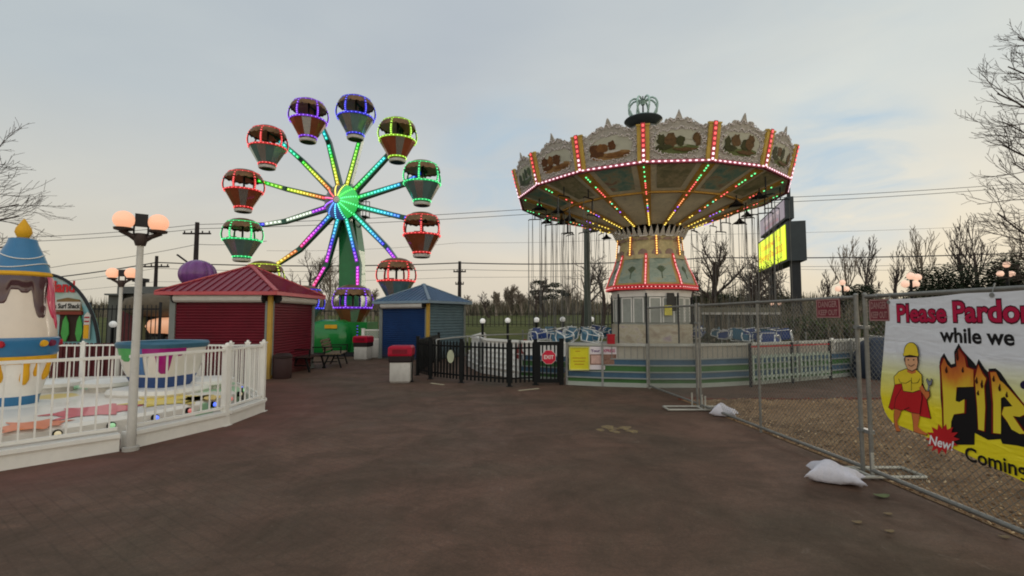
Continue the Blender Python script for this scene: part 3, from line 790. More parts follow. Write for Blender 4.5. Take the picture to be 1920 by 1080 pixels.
# lattice panel
a, b_ = G(677, 672), G(716, 672); a = V((a.x, a.y + .2, 0)); b_ = V((b_.x + .5, b_.y + .2, 0)); dd = (b_ - a).normalized()
lt = thing('lattice_fence', 'white fence panel with a lattice top left of the blue kiosk', 'fence panel', a)
L = (b_ - a).length; zt = 1.10
mb = MB(); mb.bar(a + V((0, 0, .37)), b_ + V((0, 0, .37)), .03, .70); 
for k in range(int(L / .16)): q = a + dd * (.08 + .16 * k) + V((0, -.018, .02)); mb.bar(q, q + V((0, 0, .68)), .012, .01, up=(1, 0, 0))
mb.build('panel', OLDWHITE, lt, world=True)
mb = MB()
for k in range(-3, int(L / .1) + 1):
    for s in (1, -1):
        x0, x1 = k * .1, k * .1 + .32; z0, z1 = (.76, 1.08) if s > 0 else (1.08, .76)
        c0_, c1_ = max(0, x0), min(L, x1)
        if c1_ <= c0_: continue
        f = lambda x: z0 + (z1 - z0) * (x - x0) / .32
        mb.bar(a + dd * c0_ + V((0, s * .008, f(c0_))), a + dd * c1_ + V((0, s * .008, f(c1_))), .01, .022)
mb.build('lattice', OLDWHITE, lt, world=True)
mb = MB()
for z_ in (.745, 1.10): mb.bar(a + V((0, 0, z_)), b_ + V((0, 0, z_)), .05, .045)
mb.build('rail', WHITE, lt, world=True)
for q in (a, b_):
    mb = MB(); mb.box(q + V((0, 0, .57)), (.10, .10, 1.14)); mb.box(q + V((0, 0, 1.15)), (.13, .13, .03)); mb.build('post', WHITE, lt, world=True)
# ------------------------------------------------------------------ ferris wheel with balloon gondolas
WY = 22.3
C0 = P(643, 380, WY)
AX = V((-.13, -.99, 0)).normalized(); AL = V((-AX.y, AX.x, 0))      # AL: in-plane horizontal (towards picture right)
if AL.x < 0: AL = -AL
UP = V((0, 0, 1))
fw = thing('ferris_wheel', 'green ferris wheel of balloon gondolas with glowing multicoloured light strips', 'ferris wheel', (C0.x, C0.y, 0))
FO = V((C0.x, C0.y, 0))
RG = 4.38; PH = 14.7
def wp(r, ang, ax=0.0):   # ang clockwise from the top
    return C0 + AL * (r * sin(R(ang))) + UP * (r * cos(R(ang))) + AX * ax
GRT = paint('tower_green', srgb(22, 108, 58), .4, .1, coat=.3, var=.1)
# tower behind the wheel
mb = MB()
b0 = C0 - AX * .75; base = V((b0.x + .18, b0.y, 0))
def rect(c, w, d): return [c + AL * (x * w / 2) + AX * (y * d / 2) for x, y in ((-1, -1), (1, -1), (1, 1), (-1, 1))]
lv = [rect(V((base.x + .08, base.y, .3)), 1.05, .8), rect(V((base.x - .05, base.y, C0.z - 2.2)), .98, .7), rect(V((b0.x, b0.y, C0.z - .9)), .86, .62), rect(V((b0.x, b0.y, C0.z + .45)), .75, .6)]
o = [p for l in lv for p in l]
mb.add(o, [(l * 4 + i, l * 4 + (i + 1) % 4, l * 4 + 4 + (i + 1) % 4, l * 4 + 4 + i) for l in range(3) for i in range(4)] + [(3, 2, 1, 0), (12, 13, 14, 15)])
mb.build('tower', GRT, fw, world=True)
mb = MB(); q = V((b0.x, b0.y, C0.z - .55)) + AL * .45
mb.frame(q + AL * .22, AL, AX, UP, .5, .5, .06)
for s in (-1, 1):
    mb.bar(q + AL * .1 + AX * .2 * s + UP * .03, q + AL * .1 + AX * .2 * s + UP * .8, .03); mb.bar(q + AL * .44 + AX * .2 * s + UP * .03, q + AL * .44 + AX * .2 * s + UP * .8, .03)
    mb.bar(q + AL * .1 + AX * .2 * s + UP * .8, q + AL * .44 + AX * .2 * s + UP * .8, .03)
mb.bar(q + AL * .02 - UP * .5, q + AL * .4, .05)
mb.build('service_platform', DARKSTEEL, fw, world=True)
mb = MB(); mb.use(GRT)
# hub: drum, dome with radial LED lines, twelve clamp flanges
mb = MB(); mb.tube([b0 + AX * .1, C0 - AX * .30], .42, 16); mb.tube([C0 - AX * .30, C0 + AX * .12], .80, 32)
mb.build('hub_drum', GRT, fw, smooth=2, world=True)
dome = sub('hub_dome', fw)
mb = MB(); n = 36; prof = [(.84, .13), (.82, .20), (.70, .34), (.5, .48), (.28, .57), (.14, .60)]
m, t, b = newmat('dome_skin')
mb.use(paint('dome_green', srgb(34, 140, 66), .25, .2, coat=.6, var=.1, dirt=.1))
DS = mb.cur; mb.use(glow('dome_glow_green', (.01, .9, .10), .40, (.1, .4, .15))); DE = mb.cur; mb.use(glow('dome_glow_blue', (.03, .12, .6), .22, (.1, .15, .3))); DB_ = mb.cur; mb.use(paint('dome_steel', srgb(120, 120, 122), .3, .5, var=.15)); DG = mb.cur
for i, (r, ax) in enumerate(prof):
    for k in range(n): mb.v.append(wp(r, 360 * k / n, ax))
for i in range(len(prof) - 1):
    for k in range(n):
        a_, b_ = i * n + k, i * n + (k + 1) % n; ang = 360 * (k + .5) / n
        mb.f.append([a_, b_, b_ + n, a_ + n]); mb.mi.append(DG if (235 < ang or ang < 22) else DE if ang < 160 else DB_)
mb.build('dome_shell', None, dome, smooth=2, world=True)
mb = MB(); mb.tube([wp(0, 0, .59), wp(0, 0, .66)], [.15, .12], 20); mb.build('dome_cap', OLDWHITE, dome, smooth=2, world=True)
for k in range(12):
    ang = 30 * k + PH
    # hue of each ray: red at the left, yellow at the top, green at right, blue below
    h = {0: .2, 1: .33, 2: .36, 3: .36, 4: .36, 5: .42, 6: .55, 7: .62, 8: .7, 9: .97, 10: .02, 11: .14}[k]
    mb = MB()
    for j in range(8):
        r = .22 + j * .08; z_ = .60 - .62 * (r / .84) ** 2.6 * .72
        mb.use(led(h)); c_ = wp(r, ang, z_ + .02); mb.ball(c_, .032, 6, 4)
    mb.build('light_ray', None, dome, world=True)
# arms
def hue_arm(k, f):
    # observed colour runs from the hub (f = 0) to the tip (f = 1)
    tab = {0: (.16, .42), 1: (.30, .60), 2: (.34, .68), 3: (.36, .76), 4: (.36, .82), 5: (.42, .90), 6: (.48, .99), 7: (.55, 1.10), 8: (.78, .64), 9: (-.03, .36), 10: (-.02, .50), 11: (.08, .58)}
    a_, b_ = tab[k]
    if k == 7 : return .55 + .62 * f
    return a_ + (b_ - a_) * f
ARMM = paint('arm_green', srgb(36, 84, 66), .35, .3, coat=.3, var=.15)
for k in range(12):
    ang = 30 * k + PH + 3.5 * 0
    arm = sub('arm', fw, (0, 0, 0))
    p0, p1, p2 = wp(.62, ang, -.08), wp(3.05, ang, -.08), wp(RG, ang, .62)
    tang = (AL * cos(R(ang)) - UP * sin(R(ang)))
    mb = MB()
    def sect(p, w, h, dirv): 
        nrm = dirv.cross(tang).normalized()
        return [p + tang * (x * w / 2) + nrm * (y * h / 2) for x, y in ((-1, -1), (1, -1), (1, 1), (-1, 1))]
    d1 = (p1 - p0).normalized(); d2 = (p2 - p1).normalized()
    lv = [sect(p0, .46, .3, d1), sect(p0 + d1 * .35, .28, .26, d1), sect(p1, .225, .22, (d1 + d2).normalized()), sect(p2, .14, .16, d2)]
    o = [p for l in lv for p in l]
    mb.add(o, [(l * 4 + i, l * 4 + (i + 1) % 4, l * 4 + 4 + (i + 1) % 4, l * 4 + 4 + i) for l in range(3) for i in range(4)] + [(3, 2, 1, 0), (12, 13, 14, 15)])
    mb.tube([p2 - AX * .1, p2 + AX * .55], .05, 8)
    mb.build('beam', ARMM, arm, world=True)
    for (a_, b_, dv, f0, f1, off0, off1) in ((p0 + d1 * .12, p1 - d1 * .14, d1, 0, .70, .155, .115), (p1 + d2 * .16, p2 - d2 * .25, d2, .74, .98, .115, .09)):
        mb = MB(); nrm = dv.cross(tang); nrm = nrm if nrm.dot(AX) > 0 else -nrm; nrm.normalize()
        L = (b_ - a_).length; nn = int(L / .16)
        for j in range(nn):
            f = (j + .5) / nn; off = off0 + (off1 - off0) * min(1, f * 3 if f0 == 0 else 1); off = .138 if f0 == 0 and f < .15 else off
            c_ = a_.lerp(b_, f) + nrm * (off + .012); hh = hue_arm(k, f0 + (f1 - f0) * f); wt = 1.0 if (k == 8 and .25 < f0 + (f1 - f0) * f < .9) else 0
            if k == 8 and wt: hh = .3
            mb.use(led(hh, False, white=wt)); mb.frame(c_, tang, dv, nrm, .145, L / nn * .995, .018)
            mb.use(led(hh, True, white=wt)); mb.frame(c_ + nrm * .018, tang, dv, nrm, .055, .075, .022)
        mb.build('light_strip', None, arm, world=True)
# gondolas
TEALB = paint('gondola_teal', srgb(112, 144, 140), .22, .55, var=.15, dirt=.25, coat=.5)
BROWN = paint('gondola_bronze', srgb(160, 88, 58), .22, .55, var=.15, dirt=.25, coat=.5)
SILV = paint('gondola_silver', srgb(190, 186, 178), .18, .8, var=.08, dirt=.2)
DOMEM = paint('gondola_shade', srgb(112, 84, 56), .4, .2, var=.4, scale=5, dirt=.4)
gcol = [('blue', .67, TEALB), ('yellow-green', .24, BROWN), ('green', .38, TEALB), ('red', .0, BROWN), ('red', .985, TEALB), ('blue', .69, BROWN),
        ('blue', .67, TEALB), ('yellow-green', .2, BROWN), ('green', .38, TEALB), ('red', .0, BROWN), ('red', .985, TEALB), ('blue', .69, BROWN)]
NF = 12
def glathe(mb, prof, n=NF, a0=0, alt=None, band=None):
    o = len(mb.v)
    for r, z in prof:
        for k in range(n): mb.v.append(V((r * cos(2 * pi * k / n + a0), r * sin(2 * pi * k / n + a0), z)))
    for i in range(len(prof) - 1):
        for k in range(n):
            if alt: mb.use(alt[k % len(alt)])
            a, b = o + i * n + k, o + i * n + (k + 1) % n
            mb.f.append([a, b, b + n, a + n]); mb.mi.append(mb.cur)
for k in range(12):
    cname, hue, bodym = gcol[k]
    pv = wp(RG, 30 * k + PH, 1.15)
    gz = pv - UP * .72
    go = sub('gondola', fw, gz - FO, R(7 * k % 25), '%s-lit balloon gondola with %s panels' % (cname, 'teal' if bodym is TEALB else 'bronze')); go.scale = (.95, .95, .97)
    mb = MB(); glathe(mb, [(.36, -.86), (.50, -.62), (.80, -.10), (.84, -.02), (.80, .0)], 12, 0, [bodym, bodym, SILV] if k % 2 == 0 else [bodym, SILV, bodym, bodym])
    mb.use(bodym); glathe(mb, [(.76, .0), (.45, -.6), (.01, -.62)], 12)
    mb.build('tub', None, go)
    mb = MB(); mb.use(OLDWHITE); glathe(mb, [(.36, -.88), (.40, -.90), (.37, -1.0), (.32, -1.02)], 20); mb.use(BLACK); glathe(mb, [(.32, -1.02), (.0, -1.0)], 20)
    mb.build('foot_ring', None, go, smooth=2)
    # shade: dome with scalloped hem
    mb = MB(); n = 48; pr_ = [(.82, .58), (.80, .66), (.76, .73), (.66, .84), (.46, .96), (.30, 1.0), (0.001, 1.02)]
    mb.use(DOMEM); o = 0
    for i, (r, z) in enumerate(pr_):
        for j in range(n):
            a = 2 * pi * j / n; zz_ = z - (.07 * abs(cos(a * 9)) if i == 0 else 0); mb.v.append(V((r * cos(a), r * sin(a), zz_)))
    for i in range(len(pr_) - 1):
        for j in range(n): mb.f.append([i * n + j, i * n + (j + 1) % n, (i + 1) * n + (j + 1) % n, (i + 1) * n + j]); mb.mi.append(0)
    mb.use(paint('shade_lining', srgb(206, 178, 148), .6)); glathe(mb, [(.79, .62), (.64, .80), (.2, .93), (.01, .93)], 24)
    mb.build('shade', None, go, smooth=2)
    mb = MB()
    for j in range(6):
        a = 2 * pi * j / 6 + .3
        mb.tube([V((r * cos(a), r * sin(a), z)) for r, z in ((.81, -.03), (.87, .12), (.88, .30), (.85, .48), (.78, .66))], .035, 6)
    mb.tube([(0, 0, -.62), (0, 0, .92)], .05, 8)
    mb.build('post', DARKSTEEL, go)
    mb = MB(); mb.lathe([(.28, -.35), (.30, -.30), (.0, -.30)], n=16, closed=False)
    for j in range(3):
        a = 2 * pi * j / 3 + .2; mb.box((.45 * cos(a), .45 * sin(a), -.22), (.28, .5, .08), a); mb.box((.66 * cos(a), .66 * sin(a), -.08), (.05, .5, .3), a)
    mb.build('seat', paint('gondola_seat', srgb(110, 60, 50), .6), go)
    mb = MB()
    def dots(r, z, n, sz=.017, tilt=0):
        for j in range(n):
            a = 2 * pi * j / n; c_ = V((r * cos(a), r * sin(a), z))
            mb.use(led(hue)); mb.frame(c_, V((cos(a), sin(a), 0)), V((-sin(a), cos(a), 0)), UP, sz * 2, sz * 2, sz * 2)
        mb.use(led(hue, False)); glathe(mb, [(r - .005, z - .04), (r + .006, z), (r - .005, z + .04)], 36)
    dots(.85, -.03, 30); dots(.41, -.80, 16); dots(.70, .80, 18, .012)
    for j in range(6):
        a = 2 * pi * j / 6 + .3
        for (r, z) in ((.86, .02), (.895, .10), (.91, .18), (.915, .26), (.90, .34), (.89, .42), (.85, .56), (.79, .68)):
            mb.use(led(hue)); mb.frame(V((r * cos(a), r * sin(a), z)), V((cos(a), sin(a), 0)), V((-sin(a), cos(a), 0)), UP, .03, .036, .036)
            mb.use(led(hue, False)); mb.frame(V(((r - .015) * cos(a), (r - .015) * sin(a), z)), V((cos(a), sin(a), 0)), V((-sin(a), cos(a), 0)), UP, .02, .09, .10)
    mb.build('light_trim', None, go)
# drive base
gb = V((C0.x, C0.y, 0))
a = G(596, 672); 
mb = MB(); cx = P(636, 600, 20.6).x; cy = 20.6
mb.lathe([(.92, .10), (1.02, .3), (1.06, .75), (1.0, 1.15), (.8, 1.4), (.5, 1.5), (0, 1.5)], (cx - .2, cy, 0), 24, False, wob=lambda a, i: 1 / (abs(cos(a)) ** 4 + abs(sin(a)) ** 4) ** .25 * .9)
mb.box((cx + .9, cy + .3, .75), (.9, 1.6, 1.3))
mb.build('drive_cover', paint('green_cover', srgb(24, 118, 50), .35, coat=.4, var=.1), fw, smooth=2, world=True)
mb = MB(); mb.box((cx, cy + .9, .08), (3.6, 3.8, .16)); mb.build('base_plate', DARKSTEEL, fw, world=True)
mb = MB(); mb.box((cx - .0, cy - .93, 1.22), (.5, .03, .15)); mb.build('name_plate', YELLOW, fw, world=True)
mb = MB(); mb.use(led(.66)); q = P(670, 616, 19.4)
for k in range(6): mb.ball(q + V((0, 0, -.12 * k + .1)), .03, 8, 5)
mb.use(DARKSTEEL); mb.tube([q - V((0, 0, q.z)), q + V((0, 0, .15))], .03, 6)
tag(mb.build('light_stake', None, org=V((q.x, q.y, 0)), ), 'thin stake with small blue lights beside the green ferris wheel base', 'light stake')
# ------------------------------------------------------------------ swing carousel
SX, SY = 5.20, 18.0
ride = thing('swing_carousel', 'large wave swinger carousel with painted cream and gold canopy and hanging seats', 'swing ride', (SX, SY, 0))
NR, OFF, STEP = 16, 6.5, 22.5
def pol(phi, r, z):       # phi measured from the side facing the viewer, towards picture right
    return V((r * sin(R(phi)), -r * cos(R(phi)), z))
H0, CX0 = 6.03, -.14
def tilt(p): return V((p.x + CX0, p.y, p.z))
RIM = 4.76
rimz = H0
def rimp(phi, r=RIM, z=0): return tilt(pol(phi, r, H0 + z))
FASC = paint('fascia_cream', srgb(164, 158, 148), .7, var=.3, scale=12, dirt=.6)
SCROLL = paint('scroll_relief', srgb(214, 204, 200), .55, var=.2, scale=14, dirt=.3)
GOLD = paint('gold_board', srgb(186, 156, 74), .5, var=.2, scale=3, dirt=.35)
def picture(name, cols, sc_=1.6):
    m, t, b = newmat(name); vec = pos(t, (1, 1, 2.2))
    a = ramp(t, tex(t, vec, sc_, 5, .6, .6), [(.32, cols[0]), (.46, cols[1]), (.56, cols[2]), (.7, cols[3])])
    a = mixc(t, ramp(t, tex(t, vec, sc_ * 5, 5, .7), [(.5, (0, 0, 0)), (.7, (.6, .6, .6))]), a, cols[0])
    t.links.new(a, b.inputs['Base Color']); b.inputs['Roughness'].default_value = .5
    return m
PICS = [picture('landscape_autumn', [srgb(78, 44, 22), srgb(112, 74, 40), srgb(150, 140, 118), srgb(178, 172, 156)]),
        picture('landscape_green', [srgb(40, 48, 30), srgb(76, 84, 50), srgb(120, 122, 96), srgb(160, 158, 140)]),
        picture('landscape_lake', [srgb(50, 58, 50), srgb(80, 92, 84), srgb(112, 120, 112), srgb(150, 152, 140)])]
SKYP = paint('painted_sky', srgb(176, 174, 156), .5, var=.12, scale=2.5, dirt=.15)
SCN = [[paint('p_tan', srgb(140, 106, 66), .5, var=.3, scale=6), paint('p_brown', srgb(88, 54, 28), .5, var=.4, scale=9), paint('p_umber', srgb(112, 74, 38), .5, var=.4, scale=9), paint('p_pale', srgb(186, 180, 170), .5)],
       [paint('p_moss', srgb(92, 100, 58), .5, var=.3, scale=6), paint('p_olive', srgb(60, 60, 32), .5, var=.4, scale=9), paint('p_umber2', srgb(92, 68, 40), .5, var=.4, scale=9), paint('p_pale2', srgb(150, 150, 124), .5)],
       [paint('p_slate', srgb(84, 92, 76), .5, var=.3, scale=6), paint('p_dark', srgb(56, 66, 50), .5, var=.4, scale=9), paint('p_green', srgb(74, 88, 58), .5, var=.4, scale=9), paint('p_grey', srgb(136, 144, 136), .5)]]
PINKL = lambda: led(.93, False)
rng = random.Random(11)
HF = .95; LEAN = .26
def fp(f, phi0, phi1, h, out=0):    # point on the straight fascia panel between two ribs
    a, b_ = rimp(phi0), rimp(phi1); p = a.lerp(b_, f)
    n_ = V(((a.x + b_.x) / 2, (a.y + b_.y) / 2, 0)).normalized()
    return p + V((0, 0, h)) + n_ * (LEAN * h / HF + out)
for k in range(NR):
    f0, f1 = OFF + STEP * k, OFF + STEP * (k + 1)
    mid = ((f0 + f1) / 2 + 180) % 360 - 180
    pan = sub('fascia_panel', ride)
    # crest outline: scalloped with a leafy peak in the middle
    ou = []
    N = 56
    for i in range(N + 1):
        f = i / N; x = abs(f - .5) * 2
        h = HF - .06 + .07 * abs(sin(f * pi * 7)) + .20 * max(0, 1 - (x / .62) ** 2) + (.17 * max(0, 1 - x / .10)) + .05 * max(0, 1 - abs(x - .38) / .05) + rng.uniform(-.018, .018)
        ou.append((f, h))
    mb = MB()
    top = [fp(f, f0, f1, h) for f, h in ou]; bot = [fp(f, f0, f1, 0) for f, h in ou]
    n_ = (fp(.5, f0, f1, 0, 1) - fp(.5, f0, f1, 0))
    for sgn, tt, bb in ((0, top, bot), (1, [p - n_ * .04 for p in top], [p - n_ * .04 for p in bot])):
        o = len(mb.v); mb.v += tt + bb
        for i in range(N): mb.f.append([o + i, o + i + 1, o + N + 2 + i, o + N + 1 + i]); mb.mi.append(0)
    for i in range(N): mb.quad(top[i], top[i + 1], top[i + 1] - n_ * .04, top[i] - n_ * .04)
    mb.build('panel_board', FASC, pan)
    if -100 < mid < 100:
        # painted oval
        mb = MB(); pts = []
        for i in range(30):
            a = 2 * pi * i / 30; e = 1 + .05 * sin(a * 6)
            pts.append(fp(.5 + .345 * e * cos(a) * (1 / (abs(cos(a)) ** 4 + abs(sin(a)) ** 4) ** .25), f0, f1, .49 + .315 * e * sin(a) * (1 / (abs(cos(a)) ** 4 + abs(sin(a)) ** 4) ** .25), .012))
        mb.add(pts, [tuple(range(30))])
        mb.build('painting', SKYP, pan)
        cx_, cy_, rx_, ry_ = .5, .49, .345, .315
        th = SCN[0 if -60 < mid < -5 else (1 if -5 <= mid < 60 else 2)]
        def blob(nm, x, y, w, h, mt, lay, nn_=16, jag=.22):
            mb = MB(); ps_ = []
            for i in range(nn_):
                a = 2 * pi * i / nn_; q = 1 + rng.uniform(-jag, jag); X, Y_ = x + w * cos(a) * q, y + h * sin(a) * q
                s_ = max(1, (abs(X) ** 4 + abs(Y_) ** 4) ** .25 / .97); ps_.append(fp(cx_ + rx_ * X / s_, f0, f1, cy_ + ry_ * Y_ / s_, lay))
            mb.add(ps_, [tuple(range(nn_))]); mb.build(nm, mt, pan)
        blob('painted_ground', 0, -.62, 1.0, .42, th[0], .018, 22, .05)
        blob('painted_lake', rng.uniform(-.3, .3), -.30, .5, .10, th[3], .023, 14, .1)
        n3 = 3 if th is SCN[0] else 4
        for i in range(n3):
            x_ = -.72 + 1.5 * i / (n3 - 1) * rng.uniform(.8, 1.1) if th is not SCN[0] else -.75 + .42 * i
            blob('painted_tree', x_, rng.uniform(-.05, .25), rng.uniform(.16, .27), rng.uniform(.42, .62), th[1 + i % 2], .027 + .003 * i)
        blob('painted_foliage', -.6, -.42, .36, .22, th[1], .042)
        blob('painted_shadow', .3, -.66, .5, .16, th[2], .045, 16, .3)
        # carved scrollwork round the oval and along the crest
        mb = MB()
        def curl(f, h, s, d):
            pts = []
            for j in range(9):
                a = j / 8 * 4.6 * d + rng.random() * .3; r = s * (1 - j / 10)
                pts.append(fp(f + r * cos(a) / 1.74, f0, f1, h + r * sin(a), .03))
            mb.tube(pts, [s * .22 * (1 - j / 12) for j in range(9)], 5)
        for i in range(34):
            a = 2 * pi * i / 34; curl(.5 + .385 * cos(a), .49 + .36 * sin(a), rng.uniform(.04, .07), rng.choice((-1, 1)))
        for i in range(15):
            f = .08 + .84 * i / 14; curl(f, .07, .05, 1 if i % 2 else -1)
        for i in range(16):
            f = .07 + .86 * i / 15; x = abs(f - .5) * 2; curl(f, HF - .07 + .2 * max(0, 1 - (x / .62) ** 2), rng.uniform(.05, .07), 1 if i % 2 else -1)
        for s in (.10, .90):
            for i in range(6): curl(s, .16 + .11 * i, .05, 1 if i % 2 else -1)
        mb.build('scrollwork', SCROLL, pan)
    # rim light row
    mb = MB(); a, b_ = rimp(f0, RIM + .03), rimp(f1, RIM + .03); d = (b_ - a).normalized(); L = (b_ - a).length
    ctr = (a + b_) / 2; nn = V((ctr.x, ctr.y, 0)).normalized()
    mb.use(paint('rim_red', srgb(140, 40, 60), .4)); mb.frame(ctr + V((0, 0, -.03)), d, nn, d.cross(nn), L, .08, .11)
    mb.use(glow('rim_lens', (.9, .06, .2), .12, (.4, .1, .15))); mb.frame(ctr + V((0, 0, -.03)) + nn * .046, d, nn, d.cross(nn), L, .012, .055)
    mb.use(glow('rim_dot', (1, .72, .80), 1.5, (.5, .4, .4)))
    q = 11
    for j in range(q): mb.frame(a + d * (L * (j + .5) / q) + nn * .056 + V((0, 0, -.03)), d, nn, UP, .07, .02, .036)
    mb.build('rim_lights', None, ride)
    # rib: gold board on the fascia with red/white lights
    rb = sub('rib', ride)
    o_ = V((sin(R(f0)), -cos(R(f0)), 0)); tg = V((cos(R(f0)), sin(R(f0)), 0))
    p0 = rimp(f0, RIM + .02, -.05); p1 = rimp(f0, RIM + .02 + LEAN, HF + .06)
    d = (p1 - p0).normalized(); L = (p1 - p0).length
    mb = MB(); mb.use(GOLD); mb.frame((p0 + p1) / 2, tg, d, tg.cross(d), .34, L - .06, .07)
    mb.frame(p1 - d * .05, tg, d, tg.cross(d), .38, .05, .10)
    mb.build('gold_strip', None, rb)
    mb = MB(); q = 8; on = d.cross(tg); on = on if on.dot(o_) > 0 else -on
    for j in range(q):
        f = (j + .5) / q; c_ = p0.lerp(p1, f) + on * .055
        mb.use(glow('rib_lens', (.9, .02, .05), .16, (.25, .04, .05))); mb.frame(c_, tg, d, on, .12, L / q, .014)
        mb.use(glow('rim_dot', (1, .72, .80), 1.5) if f < .42 else glow('rib_red_dot', (1, .10, .10), 1.5, (.4, .1, .1))); mb.frame(c_ + on * .012, tg, d, on, .06, .065, .02)
    mb.build('rib_lights', None, rb)
    # underside strip, gold with a line of green / red / violet lights
    i0, i1 = rimp(f0, RIM - .12, -.06), pol(f0, 1.30, 4.86)
    d = (i1 - i0).normalized(); L = (i1 - i0).length; dn = d.cross(tg); dn = dn if dn.z < 0 else -dn
    mb = MB(); mb.use(paint('gold_underside', srgb(196, 152, 70), .6, var=.2, dirt=.3))
    w0, w1 = .38, .12
    mb.plate([i0 - tg * w0 / 2, i1 - tg * w1 / 2, i1 + tg * w1 / 2, i0 + tg * w0 / 2], dn * .03)
    mb.build('soffit_strip', None, rb)
    mb = MB(); q = 30; r2 = random.Random(k)
    for j in range(q):
        f = (j + .5) / q; c_ = i0.lerp(i1, f) + dn * .042
        hh = .36 if f < .22 else (.99 if f < .48 else (.40 if r2.random() < .3 else .03) if f < .62 else (.72 if f < .75 else .12))
        if r2.random() < .30 or (mid > 60 or mid < -60) and r2.random() < .35: continue
        mb.use(led(hh)); mb.frame(c_, tg, d, dn, .032, .042, .02)
    mb.build('soffit_lights', None, rb)
# soffit panels, each with a picture
SOFF = paint('soffit_cream', srgb(226, 220, 192), .6, var=.2, scale=1.6, dirt=.5)
SPIC = [picture('soffit_picture_a', [srgb(90, 140, 128), srgb(130, 164, 148), srgb(176, 172, 138), srgb(150, 100, 88)], 2.5), picture('soffit_picture_b', [srgb(120, 124, 92), srgb(150, 148, 112), srgb(184, 174, 136), srgb(116, 128, 104)], 2.5)]
for k in range(NR):
    f0, f1 = OFF + STEP * k, OFF + STEP * (k + 1)
    sp_ = sub('soffit_panel', ride)
    mb = MB(); rs = [RIM, 3.2, 1.25]
    def sz(phi, r):
        a = rimp(phi, RIM, -.04); b_ = pol(phi, 1.25, 4.90); f = (RIM - r) / (RIM - 1.25); return a.lerp(b_, f)
    for r0, r1 in zip(rs, rs[1:]): mb.quad(sz(f0, r0), sz(f0, r1), sz(f1, r1), sz(f1, r0))
    mb.build('panel_board', SOFF, sp_)
    mb = MB(); dz = V((0, 0, -.012))
    A = [sz(f0, 4.7).lerp(sz(f1, 4.7), .2), sz(f0, 3.5).lerp(sz(f1, 3.5), .24), sz(f0, 3.5).lerp(sz(f1, 3.5), .76), sz(f0, 4.7).lerp(sz(f1, 4.7), .8)]
    mb.quad(*[p + dz for p in A]); mb.build('picture', SPIC[k % 2], sp_)
    mb = MB()
    for r in (3.3,): mb.bar(sz(f0, r) + V((0, 0, -.03)), sz(f1, r) + V((0, 0, -.03)), .10, .05)
    mb.build('cross_moulding', paint('gold_underside', srgb(150, 112, 40)), sp_)
# roof, cap, crown
mb = MB(); n = 36
prf = [(RIM + .1, .55), (3.2, 1.15), (1.6, 1.75), (.75, 2.35), (.6, 2.75)]
for i, (r, z_) in enumerate(prf):
    for j in range(n): mb.v.append(tilt(pol(360 * j / n, r, H0 + z_)))
for i in range(len(prf) - 1):
    for j in range(n): mb.f.append([i * n + j, i * n + (j + 1) % n, (i + 1) * n + (j + 1) % n, (i + 1) * n + j]); mb.mi.append(0)
mb.build('roof_cover', paint('roof_canvas', srgb(96, 96, 92), .8), ride, smooth=True)
zc = P(1206, 226, SY).z; xc = P(1206, 226, SY).x - SX
mb = MB(); mb.lathe([(.35, zc - .30), (.64, zc - .10), (.72, zc - .02), (.69, zc + .02), (.45, zc + .07), (0, zc + .09)], (xc, 0, 0), 32, False)
mb.build('roof_cap', paint('cap_green', srgb(70, 76, 78), .5, .3), ride, smooth=2)
crown = sub('crown', ride, (xc, 0, 0)); mb = MB(); zb = zc + .10
for j in range(8):
    a = 2 * pi * j / 8 + .15
    pts = [(.36, 0), (.47, .12), (.56, .30), (.57, .48), (.50, .63), (.38, .72), (.24, .73), (.11, .66), (.03, .52)]
    mb.tube([V((r * cos(a), r * sin(a), zb + z_)) for r, z_ in pts], .038, 6)
mb.tube([V((.36 * cos(2 * pi * j / 24), .36 * sin(2 * pi * j / 24), zb + .02)) for j in range(25)], .05, 6, False)
mb.build('crown_hoop', paint('crown_green', srgb(158, 182, 174), .45, .1, var=.3), crown)
mb = MB(); mb.tube([(0, 0, zb), (0, 0, zb + .86)], [.04, .02], 8); mb.build('spire', DARKSTEEL, crown)
# column: octagonal
def octa(mb, prof, off=-22, n=8, mats=None):
    o = len(mb.v)
    for r, z_ in prof:
        for j in range(n): mb.v.append(pol(off + 360 * j / n, r, z_))
    for i in range(len(prof) - 1):
        for j in range(n):
            a, b_ = o + i * n + j, o + i * n + (j + 1) % n; mb.f.append([a, b_, b_ + n, a + n]); mb.mi.append(mb.cur)
    mb.f.append([o + i for i in range(n)]); mb.mi.append(mb.cur); mb.f.append([o + (len(prof) - 1) * n + i for i in range(n)]); mb.mi.append(mb.cur)
ZD = .42
zq = lambda v: P(1222, v, SY - 1.3).z
neck = sub('column_neck', ride)
mb = MB(); n = 40
for j in range(n):     # spiky crown collar under the canopy
    a, b_ = 360 * j / n, 360 * (j + 1) / n; m_ = (a + b_) / 2
    z0 = 4.50; mb.use(OLDWHITE if True else CREAM); mb.plate([pol(a, 1.24, z0), pol(b_, 1.24, z0), pol(m_, 1.42, z0 + .36)], pol(m_, -.04, 0))
mb.build('collar_spikes', None, neck)
mb = MB(); octa(mb, [(1.16, 4.50), (1.10, 4.30), (1.13, zq(462)), (1.16, zq(462) - .02), (1.22, zq(470)), (1.26, zq(483))], 6.25, 16); mb.build('neck_casing', paint('neck_cream', srgb(200, 186, 142), .6, var=.25, scale=4, dirt=.5), neck)
mb = MB()
